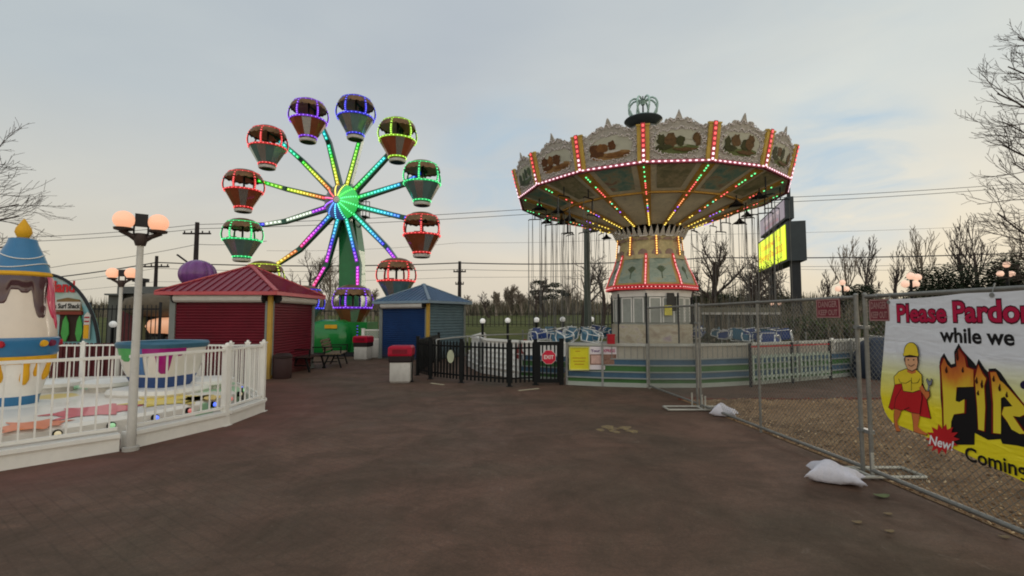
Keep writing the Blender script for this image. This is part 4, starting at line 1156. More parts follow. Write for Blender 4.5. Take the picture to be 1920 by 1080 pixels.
for j in range(16):
    a = 6.25 + 22.5 * j + 11.25
    for hz_, w_, h_ in ((zq(476), .36, .22), (zq(447), .40, .10)):
        rr = 1.19 if h_ > .2 else 1.13; pts = [pol(a + math.degrees(w_ / 2 * cos(t_) / rr), rr, hz_ + h_ * sin(t_)) for t_ in [pi * i / 10 for i in range(11)]]
        mb.plate(pts, pol(a, .035, 0))
mb.build('neck_arch', paint('neck_relief', srgb(160, 136, 124), .6, var=.3, scale=12), neck)
for j in range(8):
    mb = MB(); a = -5 + 45 * j; tg = V((cos(R(a)), sin(R(a)), 0)); o_ = V((sin(R(a)), -cos(R(a)), 0))
    for i in range(9):
        z_ = zq(434) + (zq(476) - zq(434)) * (i + .5) / 9; r = 1.17 + .07 * i / 9
        mb.use(glow('neck_lens', (.9, .10, .01), .2, (.3, .1, .04))); mb.frame(o_ * r + UP * z_, tg, UP, o_, .08, .11, .03)
        mb.use(glow('amber_dot', (1, .62, .12), 2.0, (.5, .4, .2))); mb.frame(o_ * (r + .02) + UP * z_, tg, UP, o_, .035, .05, .02)
    mb.build('neck_lights', None, neck)
skirt = sub('column_skirt', ride)
SK0, SK1 = zq(474), zq(533)
octp = [(1.62, SK1), (1.50, SK1 + .35), (1.36, (SK0 + SK1) / 2 + .1), (1.22, SK0)]
mb = MB(); octa(mb, octp); mb.build('skirt_board', paint('skirt_ochre', srgb(186, 158, 100), .6, var=.2, dirt=.4), skirt)
SKP = picture('skirt_panel_paint', [srgb(124, 140, 128), srgb(146, 160, 146), srgb(158, 168, 152), srgb(168, 160, 128)], 3)
for j in range(8):
    a0, a1 = -22 + 45 * j, -22 + 45 * (j + 1)
    def sp2(f, h):   # h 0..1 bottom to top
        i = min(2, int(h * 3)); g_ = h * 3 - i; r = octp[i][0] + (octp[i + 1][0] - octp[i][0]) * g_; z_ = octp[i][1] + (octp[i + 1][1] - octp[i][1]) * g_
        p = pol(a0, r, z_).lerp(pol(a1, r, z_), f); return p + V((p.x, p.y, 0)).normalized() * .012
    mb = MB()
    for i in range(6):
        h0, h1 = .06 + .86 * i / 6, .06 + .86 * (i + 1) / 6; mb.quad(sp2(.12, h0), sp2(.88, h0), sp2(.88, h1), sp2(.12, h1))
    mb.build('painted_panel', SKP, skirt)
    mb = MB()    # feather motif
    for i in range(7):
        an = (i - 3) * .3; p = sp2(.5, .42); q_ = sp2(.5 + .17 * sin(an), .42 + .26 * cos(an)); up_ = V((p.x, p.y, 0)).normalized() * .01
        mb.bar(p + up_, q_ + up_, .035, .012, up=up_)
    mb.bar(sp2(.5, .2) + up_, sp2(.5, .42) + up_, .03, .012, up=up_)
    mb.build('motif', paint('motif_green', srgb(92, 104, 82), .6), skirt)
for j in range(8):
    mb = MB(); a = -22 + 45 * j; tg = V((cos(R(a)), sin(R(a)), 0)); o_ = V((sin(R(a)), -cos(R(a)), 0))
    pts = [o_ * (r + .02) + UP * z_ for r, z_ in octp]
    for s in range(3):
        for i in range(6):
            c_ = pts[s].lerp(pts[s + 1], (i + .5) / 6); d = (pts[s + 1] - pts[s]).normalized(); nn = d.cross(tg)
            nn = nn if nn.dot(o_) > 0 else -nn
            mb.use(glow('skirt_lens', (1, .02, .03), .32, (.4, .04, .05))); mb.frame(c_, tg, d, nn, .09, (pts[s + 1] - pts[s]).length / 6, .02)
            if i % 2 == 0: mb.use(glow('pink_dot', (1, .45, .45), 1.1, (.5, .3, .3))); mb.frame(c_ + nn * .012, tg, d, nn, .03, .09, .02)
    mb.build('skirt_lights', None, skirt)
band = sub('rim_band', ride)
mb = MB(); octa(mb, [(1.56, SK1 - .20), (1.64, SK1 - .18), (1.68, SK1), (1.5, SK1 + .02)]); mb.build('band_board', paint('band_red', srgb(170, 30, 44), .4), band)
mb = MB()
for j in range(8):
    a, b_ = pol(-22 + 45 * j, 1.675, SK1 - .09), pol(23 + 45 * j, 1.675, SK1 - .09); d = (b_ - a).normalized(); L = (b_ - a).length
    nn = V(((a + b_).x, (a + b_).y, 0)).normalized()
    for s, w_ in ((.055, .04), (-.055, .04)): mb.use(glow('skirt_lens', (1, .02, .03), .32)); mb.frame((a + b_) / 2 + UP * s + nn * .01, d, nn, UP, L, .012, w_)
    for i in range(9): mb.use(glow('pink_dot', (1, .45, .45), 1.1)); mb.frame(a + d * L * (i + .5) / 9 + nn * .008, d, nn, UP, .045, .02, .025)
mb.build('band_lights', None, band)
cab = sub('machine_cabin', ride)
CABM = paint('cabin_grey', srgb(156, 158, 150), .6, var=.1, dirt=.3)
mb = MB(); octa(mb, [(1.36, ZD), (1.36, SK1 - .2)]); mb.build('cabin_wall', CABM, cab)
mb = MB(); octa(mb, [(1.44, SK1 - .42), (1.46, SK1 - .2)]); mb.build('fascia_white', WHITE, cab)
LOWP = picture('lower_panel_paint', [srgb(150, 130, 112), srgb(176, 164, 140), srgb(188, 178, 156), srgb(160, 140, 150)], 2)
for j in range(8):
    a, b_ = pol(-22 + 45 * j, 1.37, 0), pol(23 + 45 * j, 1.37, 0)
    d = (b_ - a).normalized(); nn = V(((a + b_).x, (a + b_).y, 0)).normalized(); L = (b_ - a).length
    mb = MB(); mb.frame((a + b_) / 2 + nn * .06 + UP * (ZD + .48), d, nn, UP, L * 1.05, .06, .90); mb.build('painted_apron', LOWP, cab)
    mb = MB(); mb.use(DARKSTEEL if j % 3 else WHITE); zt_ = SK1 - .45; zb_ = ZD + 1.0
    for f0_, f1_ in ((.10, .46), (.54, .90)):
        c_ = a.lerp(b_, (f0_ + f1_) / 2) + nn * .02 + UP * (zt_ + zb_) / 2; w_ = L * (f1_ - f0_)
        mb.use(paint('door_grey', srgb(152, 154, 146), .5)); mb.frame(c_, d, nn, UP, w_, .02, zt_ - zb_)
        mb.use(WHITE)
        for sx_ in (-1, 1): mb.frame(c_ + d * sx_ * w_ / 2 + nn * .015, d, nn, UP, .04, .03, zt_ - zb_)
        mb.frame(c_ + UP * ((zt_ - zb_) / 2 - .02) + nn * .015, d, nn, UP, w_, .03, .04)
    mb.build('door_panel', None, cab)
    mb = MB(); mb.tube([pol(-22 + 45 * j, 1.45, ZD), pol(-22 + 45 * j, 1.45, SK1 - .3)], .035, 8); mb.build('corner_pipe', DARKSTEEL, cab)
mb = MB(); p = pol(8, 1.42, ZD + 1.42); mb.frame(p, V((1, .12, 0)).normalized(), V((-.12, 1, 0)).normalized(), UP, .26, .03, .34); mb.build('notice', paint('notice_yellow', srgb(214, 200, 80), .5), cab)
mb = MB(); p = pol(14, 1.395, ZD + 1.72); mb.frame(p, V((1, .3, 0)).normalized(), V((-.3, 1, 0)).normalized(), UP, .36, .02, .62); mb.build('dark_window', paint('window_dark', srgb(40, 42, 44), .2), cab)
# deck
mb = MB(); mb.lathe([(5.5, .02), (5.5, ZD - .03), (5.45, ZD), (0, ZD)], (.1, .3, 0), 64, False); mb.build('deck', paint('deck_grey', srgb(120, 118, 112), .7, var=.15, dirt=.4), ride)
# swings
SEATC = [paint('seat_teal', srgb(70, 112, 134), .35, coat=.3), paint('seat_blue', srgb(60, 80, 132), .35, coat=.3)]
FRM = paint('seat_frame', srgb(214, 214, 210), .35, .2, dirt=.1)
def seat_mesh():
    mb = MB()
    pts = [(-.2, .0), (-.19, -.02), (.12, -.03), (.18, .02), (.23, .22), (.26, .42)]
    L = [V((-.22, x, z)) for x, z in pts]; Rr = [V((.22, x, z)) for x, z in pts]
    for i in range(5): mb.quad(L[i], Rr[i], Rr[i + 1], L[i + 1])
    for s in (-.22, .22): mb.plate([(s, -.2, 0), (s, .15, 0), (s, .25, .40), (s, .12, .26), (s, -.15, .22)], (.02, 0, 0))
    return mb
def frame_mesh():
    mb = MB()
    for s in (-.25, .25):
        mb.tube([(s, -.22, -.05), (s, -.24, .22), (s, -.16, .30), (s, .22, .34), (s, .28, .10), (s, .2, -.06), (s, -.22, -.05)], .024, 6)
    mb.tube([(-.25, -.24, .22), (.25, -.24, .22)], .018, 6); mb.tube([(-.25, -.22, -.05), (.25, -.22, -.05)], .018, 6); mb.tube([(-.25, .24, .42), (.25, .24, .42)], .018, 6)
    return mb
seat0 = [seat_mesh().build('seat_shell', SEATC[i]) for i in (0, 1)]; fr0 = frame_mesh().build('seat_frame', FRM)
for o in seat0 + [fr0]: COL.objects.unlink(o)
rng = random.Random(3)
def swing(phi, r, lev, yaw):
    base = pol(phi, r, lev); cz = (rimp(phi, RIM, 0).lerp(pol(phi, 1.25, 4.9), (RIM - r) / 3.75)).z
    s = sub('swing', ride, base, R(phi) + pi / 2)
    for src in (rng.choice(seat0), fr0):
        o = src.copy(); o.name = src.name.split('.')[0]; COL.objects.link(o); o.parent = s; o.scale = (.82, .82, .82); o.rotation_euler = (rng.uniform(-.5, .3), rng.uniform(-.2, .2), yaw); o.location = (0, 0, .1)
    drop = rng.uniform(.25, .6); bz = cz - drop - lev
    mb = MB(); mb.tube([(0, 0, bz), (0, 0, cz - lev + .02)], .022, 6); mb.tube([(-.26, 0, bz - .04), (-.22, 0, bz), (.22, 0, bz), (.26, 0, bz - .04)], .022, 6)
    if rng.random() < .35: mb.lathe([(.24, bz + .01), (.10, bz + .10), (.03, bz + .20)], n=8, closed=False)
    mb.build('spreader_bar', DARKSTEEL, s)
    mb = MB()
    for sx_ in (-.25, .25):
        for sy_ in (-.16, .20): mb.tube([(sx_, 0, bz - .04), (sx_, sy_, .32)], .0075, 4, False)
    mb.build('chain_set', CHAINM, s)
for k in range(NR):
    ph = OFF + STEP / 2 + STEP * k; m_ = (ph + 180) % 360 - 180
    for r, da in ((4.35, -4), (3.9, 5), (3.3, 0)):
        p_ = m_ + da
        if abs(p_) < 34: continue
        swing(p_, r, rng.uniform(.66, .80), rng.uniform(-.9, .9))
for o in seat0 + [fr0]: bpy.data.objects.remove(o)

# ------------------------------------------------------------------ striped skirt wall round the swing carousel
def gp(u, v): g = G(u, v); return V((g.x, g.y, 0))
wall = [(1063, 722), (1130, 725), (1215, 727.5), (1310, 727.5), (1412, 722), (1500, 715), (1600, 705), (1700, 694)]
WP = [gp(*p) for p in wall] + [V((12.3, 16.5, 0)), V((12.2, 20, 0)), V((10, 23, 0)), V((5.2, 24.6, 0)), V((.5, 23, 0)), V((-1.3, 19.5, 0)), V((-1.5, 16, 0)), V((-.9, 13.9, 0)), V((.2, 12.55, 0)), V((1.25, 12.0, 0))]
sw = thing('skirt_wall', 'low blue and green striped wall with grey ledges round the swing carousel', 'ride wall', WP[0])
BAND = [(.0, .10, paint('band_pale', srgb(156, 160, 150), .6, var=.08, dirt=.3), .0), (.10, .19, paint('band_green', srgb(66, 104, 58), .6, var=.15, dirt=.3), .03), (.19, .215, paint('band_ledge', srgb(140, 144, 140), .5, dirt=.3), -.02),
        (.215, .33, paint('band_blue', srgb(66, 92, 112), .6, var=.15, dirt=.3), .04), (.33, .355, paint('band_ledge', srgb(156, 158, 152)), .02),
        (.355, .48, paint('band_green', srgb(66, 104, 58)), .08), (.48, .505, paint('band_ledge', srgb(156, 158, 152)), .06),
        (.505, .62, paint('band_blue', srgb(66, 92, 112)), .12), (.62, .645, paint('band_ledge', srgb(156, 158, 152)), .10), (.645, .93, paint('band_cream', srgb(168, 162, 148), .6, var=.08, dirt=.3), .16), (.93, .99, paint('wall_cap', srgb(172, 170, 160), .6, dirt=.3), .11)]
for i in range(len(WP)):
    a, b_ = WP[i], WP[(i + 1) % len(WP)]
    if i == len(WP) - 1: continue
    d = (b_ - a).normalized(); L = (b_ - a).length; inn = V((-d.y, d.x, 0))
    if inn.dot(V((SX, SY, 0)) - a) < 0: inn = -inn
    mb = MB()
    for z0, z1, mt, off in BAND:
        if 8 <= i < 13 and z0 > .3: continue
        mb.use(mt if i < 8 else (WHITE if i < 16 or z0 > .6 else mt)); mb.frame((a + b_) / 2 + inn * (off + .05) + UP * (z0 + z1) / 2, d, inn, UP, L + .01, .10, (z1 - z0))
    mb.build('wall_panel', None, sw, world=True)
    if i < 7:
        mb = MB(); n = int(L / .13)
        for j in range(n): q_ = a.lerp(b_, (j + .5) / n) + inn * .095; mb.bar(q_ + UP * .65, q_ + UP * .93, .014, .014)
        mb.build('baluster_row', STEEL, sw, world=True)
    mb = MB(); mb.box(a + inn * .02 + UP * .5, (.05, .05, 1.0), math.atan2(d.y, d.x)); mb.build('wall_post', STEEL, sw, world=True)
# picket gate fence standing in front of the wall on the right (pale green pickets)
a, b_ = gp(1408, 726), gp(1558, 713)
pf = thing('picket_fence', 'low pale picket fence in front of the striped ride wall, right of the swing column', 'fence', a)
d = (b_ - a).normalized(); L = (b_ - a).length
mb = MB()
for z_ in (.22, .68): mb.bar(a + UP * z_, b_ + UP * z_, .03, .05)
n = int(L / .15)
for j in range(n): q_ = a.lerp(b_, (j + .5) / n); mb.bar(q_ + UP * .12 - V((0, .02, 0)), q_ + UP * .74 - V((0, .02, 0)), .055, .02, up=(d.x, d.y, 0)) if False else mb.frame(q_ + UP * .43 + V((d.y, -d.x, 0)) * .02, d, V((-d.y, d.x, 0)), UP, .055, .018, .62)
mb.build('pickets', paint('picket_grey_green', srgb(146, 156, 142), .6, var=.1, dirt=.4), pf, world=True)
for q_ in (a, a.lerp(b_, .5), b_):
    mb = MB(); mb.box(q_ + UP * .5, (.05, .05, 1.0)); mb.build('post', DARKSTEEL, pf, world=True)
mb = MB(); mb.bar(a + UP * .92, b_ + UP * .92, .03, .03); mb.build('top_rail', REDP, pf, world=True)
# white picket row at the far right of the ride
a, b_ = gp(1562, 706), gp(1665, 695)
pf = thing('picket_fence', 'white picket fence behind the fence corner, left of the dark tarpaulin shape', 'fence', a)
mb = MB(); d = (b_ - a).normalized(); L = (b_ - a).length; n = int(L / .14)
for j in range(n): q_ = a.lerp(b_, (j + .5) / n); mb.frame(q_ + UP * .86 - V((0, .08, 0)), d, V((-d.y, d.x, 0)), UP, .06, .018, .30)
for z_ in (.75, .95): mb.bar(a + UP * z_, b_ + UP * z_, .025, .04)
mb.build('pickets', WHITE, pf, world=True)
mb = MB()
for q_ in (a, b_): mb.box(q_ + UP * .52, (.07, .07, 1.04))
mb.build('post', WHITE, pf, world=True)
g = gp(1650, 712); mb = MB()
mb.lathe([(.55, 0), (.60, .15), (.52, .6), (.38, .95), (.15, 1.08), (0, 1.1)], (0, 0, 0), 22, False, wob=lambda a, i: 1 + .10 * sin(a * 5 + i) + .06 * sin(a * 11 + 2 * i))
o = mb.build('tarpaulin_cover', paint('dark_tarp', srgb(48, 54, 66), .5, var=.25, dirt=.3, bm=.5, bscale=8), smooth=True); o.location = g + V((.25, .3, 0)); tag(o, 'dark blue tarpaulin-covered machine standing behind the fence corner', 'covered machine')

# ------------------------------------------------------------------ black picket fence with gate
bp = [gp(783, 704), gp(807, 711), gp(865, 718), gp(955, 725), gp(1004, 722), gp(1053, 722)]
bf = thing('picket_fence', 'black metal picket fence left of the striped ride wall', 'fence', bp[0])
HFN = 1.02
def black_panel(a, b_, parent, nm='picket_panel', step=.105, pw=.045):
    d = (b_ - a).normalized(); L = (b_ - a).length; n = max(2, int(L / step)); mb = MB()
    for j in range(n):
        q_ = a.lerp(b_, (j + .5) / n); mb.frame(q_ + UP * .53, d, V((-d.y, d.x, 0)), UP, pw, .02, .90)
        mb.add([q_ + d * (-pw / 2) + UP * .98, q_ + d * (pw / 2) + UP * .98, q_ + UP * 1.03], [(0, 1, 2)])
    for z_ in (.18, .88): mb.bar(a + UP * z_ + V((0, .02, 0)), b_ + UP * z_ + V((0, .02, 0)), .03, .04)
    return mb.build(nm, BLACK, parent, world=True)
for i in range(4): black_panel(bp[i], bp[i + 1], bf)
for i in range(5):
    mb = MB(); q_ = bp[i]; mb.box(q_ + UP * .53, (.085, .085, 1.06)); mb.box(q_ + UP * 1.07, (.10, .10, .02)); mb.box(q_ + UP * .008, (.15, .15, .016)); mb.build('post', BLACK, bf, world=True)
# return leg of the fence running back to the blue kiosk
q0, q1 = bp[0], V((cor.x + .45, cor.y - .35, 0)); black_panel(q0, q1, bf, step=.09)
mb = MB(); mb.box(q1 + UP * .53, (.085, .085, 1.06)); mb.build('post', BLACK, bf, world=True)
gt = thing('exit_gate', 'black picket gate carrying a red octagonal exit sign', 'gate', bp[4])
a, b_ = bp[4] + (bp[5] - bp[4]) * .12, bp[5] - (bp[5] - bp[4]) * .10
mb = MB(); d = (b_ - a).normalized(); L = (b_ - a).length
for q_ in (a, b_): mb.box(q_ + UP * .54, (.09, .05, .96))
for z_ in (.10, .98): mb.bar(a + UP * z_, b_ + UP * z_, .045, .09)
mb.build('gate_frame', BLACK, gt, world=True)
mb = MB()
for j in range(4): q_ = a.lerp(b_, .2 + .2 * j); mb.box(q_ + UP * .53, (.035, .02, .88))
mb.build('pickets', BLACK, gt, world=True)
mb = MB(); mb.box(bp[5] + UP * .54, (.10, .10, 1.08)); mb.box(bp[5] + UP * 1.09, (.12, .12, .02)); mb.build('gate_post', BLACK, gt, world=True)
sg = sub('sign', gt); c_ = a.lerp(b_, .5) + UP * .66 + V((0, -.045, 0))
mb = MB(); mb.plate([c_ + V((.17 * cos(2 * pi * (i + .5) / 8), 0, .17 * sin(2 * pi * (i + .5) / 8))) for i in range(8)], (0, .012, 0)); mb.build('sign_face', paint('sign_red', srgb(196, 34, 60), .4), sg, world=True)
mb = MB(); mb.plate([c_ + V((.178 * cos(2 * pi * (i + .5) / 8), .004, .178 * sin(2 * pi * (i + .5) / 8))) for i in range(8)], (0, .006, 0)); mb.build('sign_border', WHITE, sg, world=True)
letters('lettering', 'EXIT', c_ + V((-.115, -.004, -.04)), (1, 0, 0), UP, .23, .085, WHITE, sg, bold=.02)
# oval sign on the fence
q_ = gp(845, 716.5); c_ = V((q_.x, q_.y - .06, P(845, 668, q_.y).z))
mb = MB(); mb.plate([c_ + V((.085 * cos(2 * pi * i / 24), 0, .16 * sin(2 * pi * i / 24))) for i in range(24)], (0, .012, 0))
o = mb.build('oval_sign', paint('sign_cream', srgb(176, 178, 150), .5, var=.15, dirt=.3), org=c_); tag(o, 'small cream oval sign hanging on the black picket fence', 'sign')
# notice boards on the striped wall
yb = gp(1087, 724); 
def board(u0, u1, v0, v1, name, label, fm):
    y = gp((u0 + u1) / 2, 724).y - .02
    p00, p11 = P(u0, v1, y), P(u1, v0, y)
    t_ = thing(name, label, 'sign', (p00.x, y, p00.z)); w, h = p11.x - p00.x, p11.z - p00.z
    mb = MB(); mb.box((w / 2, .01, h / 2), (w, .02, h)); mb.build('panel', fm, t_)
    return t_, w, h
t_, w, h = board(1068, 1104, 651, 693, 'notice_board', 'plain faded yellow notice board on the striped ride wall', paint('notice_yellow2', srgb(206, 196, 40), .5, var=.1, dirt=.3))
mb = MB()
for s in (0, 1): mb.box((w * s, -.006, h / 2), (.025, .03, h)); mb.box((w / 2, -.006, h * s), (w, .03, .025))
mb.build('frame', paint('pale_yellow', srgb(200, 196, 110), .5), t_)
OCHR = paint('ochre_ink', srgb(180, 140, 30), .5)
for i, (x0, x1, z_) in enumerate(((.30, .55, .82), (.15, .85, .52), (.2, .8, .38), (.25, .75, .24))):
    mb = MB(); mb.box(((x0 + x1) / 2 * w, -.003, z_ * h), ((x1 - x0) * w, .004, .022)); mb.build('print_line', OCHR, t_)
t_, w, h = board(1105.5, 1156, 650, 693, 'poster', 'white and brown poster headed with violet and pink lettering beside the yellow notice board', paint('poster_white', srgb(214, 204, 206), .5, var=.04, dirt=.1))
mb = MB(); mb.box((w / 2, -.003, h * .44), (w * .97, .004, h * .46)); mb.build('brown_photo', picture('poster_photo', [srgb(96, 66, 52), srgb(130, 92, 76), srgb(142, 108, 92), srgb(110, 76, 64)], 9), t_)
mb = MB(); mb.box((w * .27, -.007, h * .44), (w * .42, .004, h * .36)); mb.build('pink_inset', paint('poster_pink', srgb(196, 160, 148), .5, var=.2, scale=12), t_)
letters('lettering', 'Your', (w * .05, -.006, h * .76), (1, 0, 0), UP, w * .34, h * .13, paint('violet_ink', srgb(90, 50, 100), .5), t_, .02, world=False)
letters('lettering', 'EXPRESS', (w * .44, -.006, h * .76), (1, 0, 0), UP, w * .5, h * .13, paint('pink_ink', srgb(176, 40, 96), .5), t_, .02, world=False)
p = P(1145, 641, 11.15); mb = MB(); mb.box((0, 0, 0), (.16, .12, .20)); mb.box((0, -.065, .02), (.10, .01, .08)); mb.box((0, 0, .11), (.18, .14, .025))
o = mb.build('control_box', REDP); o.location = (p.x, 11.12, 1.09); tag(o, 'small red box on top of the striped wall above the poster', 'box')
# curved handrail behind the black fence
mb = MB(); pts = [P(818, 637, 13.2), P(850, 633, 13.6), P(900, 629, 14.2), P(950, 627, 14.6), P(990, 626, 15)]
mb.tube([V((pts[0].x, pts[0].y, .0))] + [V((pts[0].x, pts[0].y, .85))] + pts, .022, 8)
for i in (2, 4): mb.tube([V((pts[i].x, pts[i].y, 0)), pts[i]], .02, 6)
tag(mb.build('handrail', STEEL, org=V((pts[0].x, pts[0].y, 0)), smooth=True), 'thin curved steel handrail behind the black picket fence', 'handrail')
mb = MB(); p = P(985, 646, 12.8)
mb.lathe([(.18, 0), (.22, .3), (.25, .6), (.2, .9), (0, 1.02)], n=12, closed=False); o = mb.build('covered_hydrant', paint('brick_red', srgb(120, 44, 40), .6), smooth=2); o.location = (p.x, 12.9, 0)
tag(o, 'dull red rounded cover behind the black fence, left of the exit gate', 'cover')
# small globe bollard lights beyond the fence
WG = glow('pale_globe', (1, .97, .9), .22, (.75, .73, .7))  # pale globe with a faint emission of its own
for i, (u, v, Y) in enumerate(((905, 602, 17.2), (952, 601, 17.6), (1006, 600, 25.6), (1055, 599, 26.2), (1109, 599, 26.8))):
    c_ = P(u, v, Y); gz_ = terr(c_.x, Y)
    t_ = thing('globe_lamp', ('faintly glowing white globe lamp, %s of the five beyond the black fence' % ('leftmost', 'second from the left', 'third from the left', 'fourth from the left', 'rightmost')[i]), 'globe lamp', (c_.x, Y, gz_), 0, 'white globe lamps in a row beyond the fence')
    r = 5.2 * Y / 900
    mb = MB(); mb.tube([(0, 0, 0), (0, 0, c_.z - gz_ - r * .8)], .045 * Y / 17, 8); mb.lathe([(.05, c_.z - gz_ - r * 1.15), (r * .7, c_.z - gz_ - r * .85), (r * .6, c_.z - gz_ - r * .7)], n=12, closed=False); mb.build('post', BLACK, t_)
    mb = MB(); mb.ball((0, 0, c_.z - gz_), r, 18, 12); mb.build('globe', WG, t_, smooth=True)
# ------------------------------------------------------------------ temporary chain-link fence
GALV = paint('galvanised_pipe', srgb(128, 126, 120), .45, .45, var=.18, scale=14, dirt=.35)
MESHM = paint('link_wire', srgb(112, 112, 106), .5, .35, var=.1)
HT = 1.83
def fpt(y, z=0): return V((xf(y), y, z))
panels = [(1.30, 4.90, 'nearest chain-link fence panel, the one carrying the fire banner'), (5.02, 8.50, 'middle chain-link fence panel between the two sandbags'), (8.62, 10.85, 'farthest chain-link fence panel ending at the striped wall')]
for y0, y1, lb in panels:
    a, b_ = fpt(y0), fpt(y1); d = (b_ - a).normalized(); L = (b_ - a).length
    t_ = thing('chain_link_panel', lb, 'fence panel', a, 0, 'temporary chain-link fence panels')
    for nm, s in (('upright', 0), ('upright', L), ('middle_upright', L / 2)):
        if nm == 'middle_upright' and L < 3: continue
        mb = MB(); q_ = a + d * s; mb.tube([q_, q_ + UP * HT], .021 if nm == 'upright' else .017, 10)
        if nm == 'upright': mb.ball(q_ + UP * HT, .024, 10, 6)
        mb.build(nm, GALV, t_, smooth=2, world=True)
    for nm, z_ in (('top_rail', HT - .02), ('bottom_rail', .075)):
        mb = MB(); mb.tube([a + UP * z_, b_ + UP * z_], .020, 10); mb.build(nm, GALV, t_, smooth=2, world=True)
    # woven wire: each wire is a zig-zag running up the panel, neighbours hook into each other
    mb = MB(); cw, ch = .060, .060; z0, z1 = .085, HT - .03
    nrm = V((-d.y, d.x, 0)); ncol = int(L / cw); nrow = int((z1 - z0) / ch)
    r = .0024
    for sgn in (1, -1):
        k = -nrow
        while k < ncol:
            # a straight diagonal strand clipped to the panel
            x0, x1 = k * cw, (k + nrow) * cw
            lo, hi = max(0, x0), min(L, x1)
            if hi > lo:
                f = lambda x: (z0 + (x - x0) / cw * ch) if sgn > 0 else (z1 - (x - x0) / cw * ch)
                mb.tube([a + d * lo + nrm * (sgn * .002) + UP * f(lo), a + d * hi + nrm * (sgn * .002) + UP * f(hi)], r, 3, False)
            k += 1
    mb.build('wire_mesh', MESHM, t_, world=True)
    for s in (.05, .5, .95):
        mb = MB(); q_ = a + d * (L * s) + UP * (HT - .02); mb.tube([q_ - d * .01, q_ + d * .01], .027, 8); mb.build('tie_band', STEEL, t_, world=True)
# clamp between panels
for y, z_, lb in ((4.96, 1.5, 'bright steel clamp joining the two upright pipes high on the near fence junction'), (4.96, .45, 'steel clamp joining the two upright pipes low on the near fence junction'), (8.56, 1.5, 'steel clamp on the far fence junction')):
    mb = MB(); mb.box((0, 0, 0), (.055, .17, .035)); mb.tube([(-.05, 0, 0), (.05, 0, 0)], .01, 8)
    o = mb.build('clamp', STEEL); o.location = fpt(y, z_); tag(o, lb, 'clamp')
FOOTM = paint('foot_white', srgb(176, 172, 160), .5, .3, var=.15, dirt=.4)
def foot(y, lb, w=.92, dx=0):
    c_ = fpt(y); mb = MB(); z_ = .024
    pts = [(-w / 2 + dx, -.15), (w / 2 + dx, -.15), (w / 2 + dx, .15), (-w / 2 + dx, .15)]
    for i in range(4): mb.tube([(*pts[i], z_), (*pts[(i + 1) % 4], z_)], .017, 8)
    mb.tube([(-.06, -.15, z_), (-.06, .15, z_)], .014, 8); mb.tube([(.06, -.15, z_), (.06, .15, z_)], .014, 8)
    mb.tube([(0, -.07, .02), (0, -.07, .24)], .016, 8); mb.tube([(0, .07, .02), (0, .07, .24)], .016, 8)
    o = mb.build('fence_foot', FOOTM, smooth=2); o.location = c_ + V((0, 0, .012)); tag(o, lb, 'fence stand', 'steel fence stands')
foot(4.96, 'pale steel stand under the near fence junction beside the large sandbag')
foot(8.40, 'pale steel stand under the far fence junction, left of the small sandbag', .95, -.18)
mb = MB(); q_ = G(1298, 764); mb.tube([(q_.x, q_.y, .01), (q_.x, q_.y, .26)], .016, 8)
tag(mb.build('stand_stub', FOOTM, org=(q_.x, q_.y, 0)), 'short upright pale pipe beside the far fence stand', 'pipe')
# sandbags
def sandbag(c, rz, L, Wd, H, seed, label):
    n, m_ = 44, 22; mb = MB()
    for j in range(m_ + 1):
        for i in range(n + 1):
            u_ = i / n * 2 - 1; a = 2 * pi * j / m_
            e = (1 - abs(u_) ** 3.5) ** .6; pinch = 1
            fl = .92 + .16 * abs(u_) ** 3
            ca = cos(a); y = Wd / 2 * math.copysign(abs(ca) ** .7, ca) * fl; z_ = H / 2 * sin(a) * (e * .95 + .05) * (1 + .30 * sin(u_ * 3.2 + 2.6))
            x = L / 2 * u_ + .03 * cos(a * 2) * u_
            z_ = H * .40 * (.35 + .65 * e) + z_ + .05 * max(0, -u_ - .55) * max(0, ca)
            if z_ < H * .42: z_ = max(.004, z_ * .9)
            w_ = .018 * noise.noise(V((x * 9, y * 9, seed))) + .010 * noise.noise(V((x * 26, y * 14, seed + 3)))
            w_ += .035 * H / .15 * noise.noise(V((x * 4, seed, 1)))
            mb.v.append(V((x, y * (1 + w_ * 3), max(.003, z_ + w_ * (1 if z_ > .02 else 0)))))
    for j in range(m_):
        for i in range(n):
            a = j * (n + 1) + i; mb.f.append([a, a + 1, a + n + 2, a + n + 1]); mb.mi.append(0)
    o = mb.build('sandbag', paint('sandbag_white', srgb(204, 200, 206), .8, var=.08, scale=9, dirt=.30, bm=.6, bscale=16), smooth=True)
    o.location = (c.x, c.y, .012); o.rotation_euler = (0, 0, rz); tag(o, label, 'sandbag', 'white sandbags weighting the fence')
g = G(1566, 905); sandbag(g, R(-34), .44, .30, .19, 1.3, 'large white sandbag lying on the near fence stand')
g = G(1358, 782); sandbag(V((g.x + .02, g.y + .05, 0)), R(-32), .34, .28, .20, 7.7, 'small white sandbag slumped behind the far fence stand')
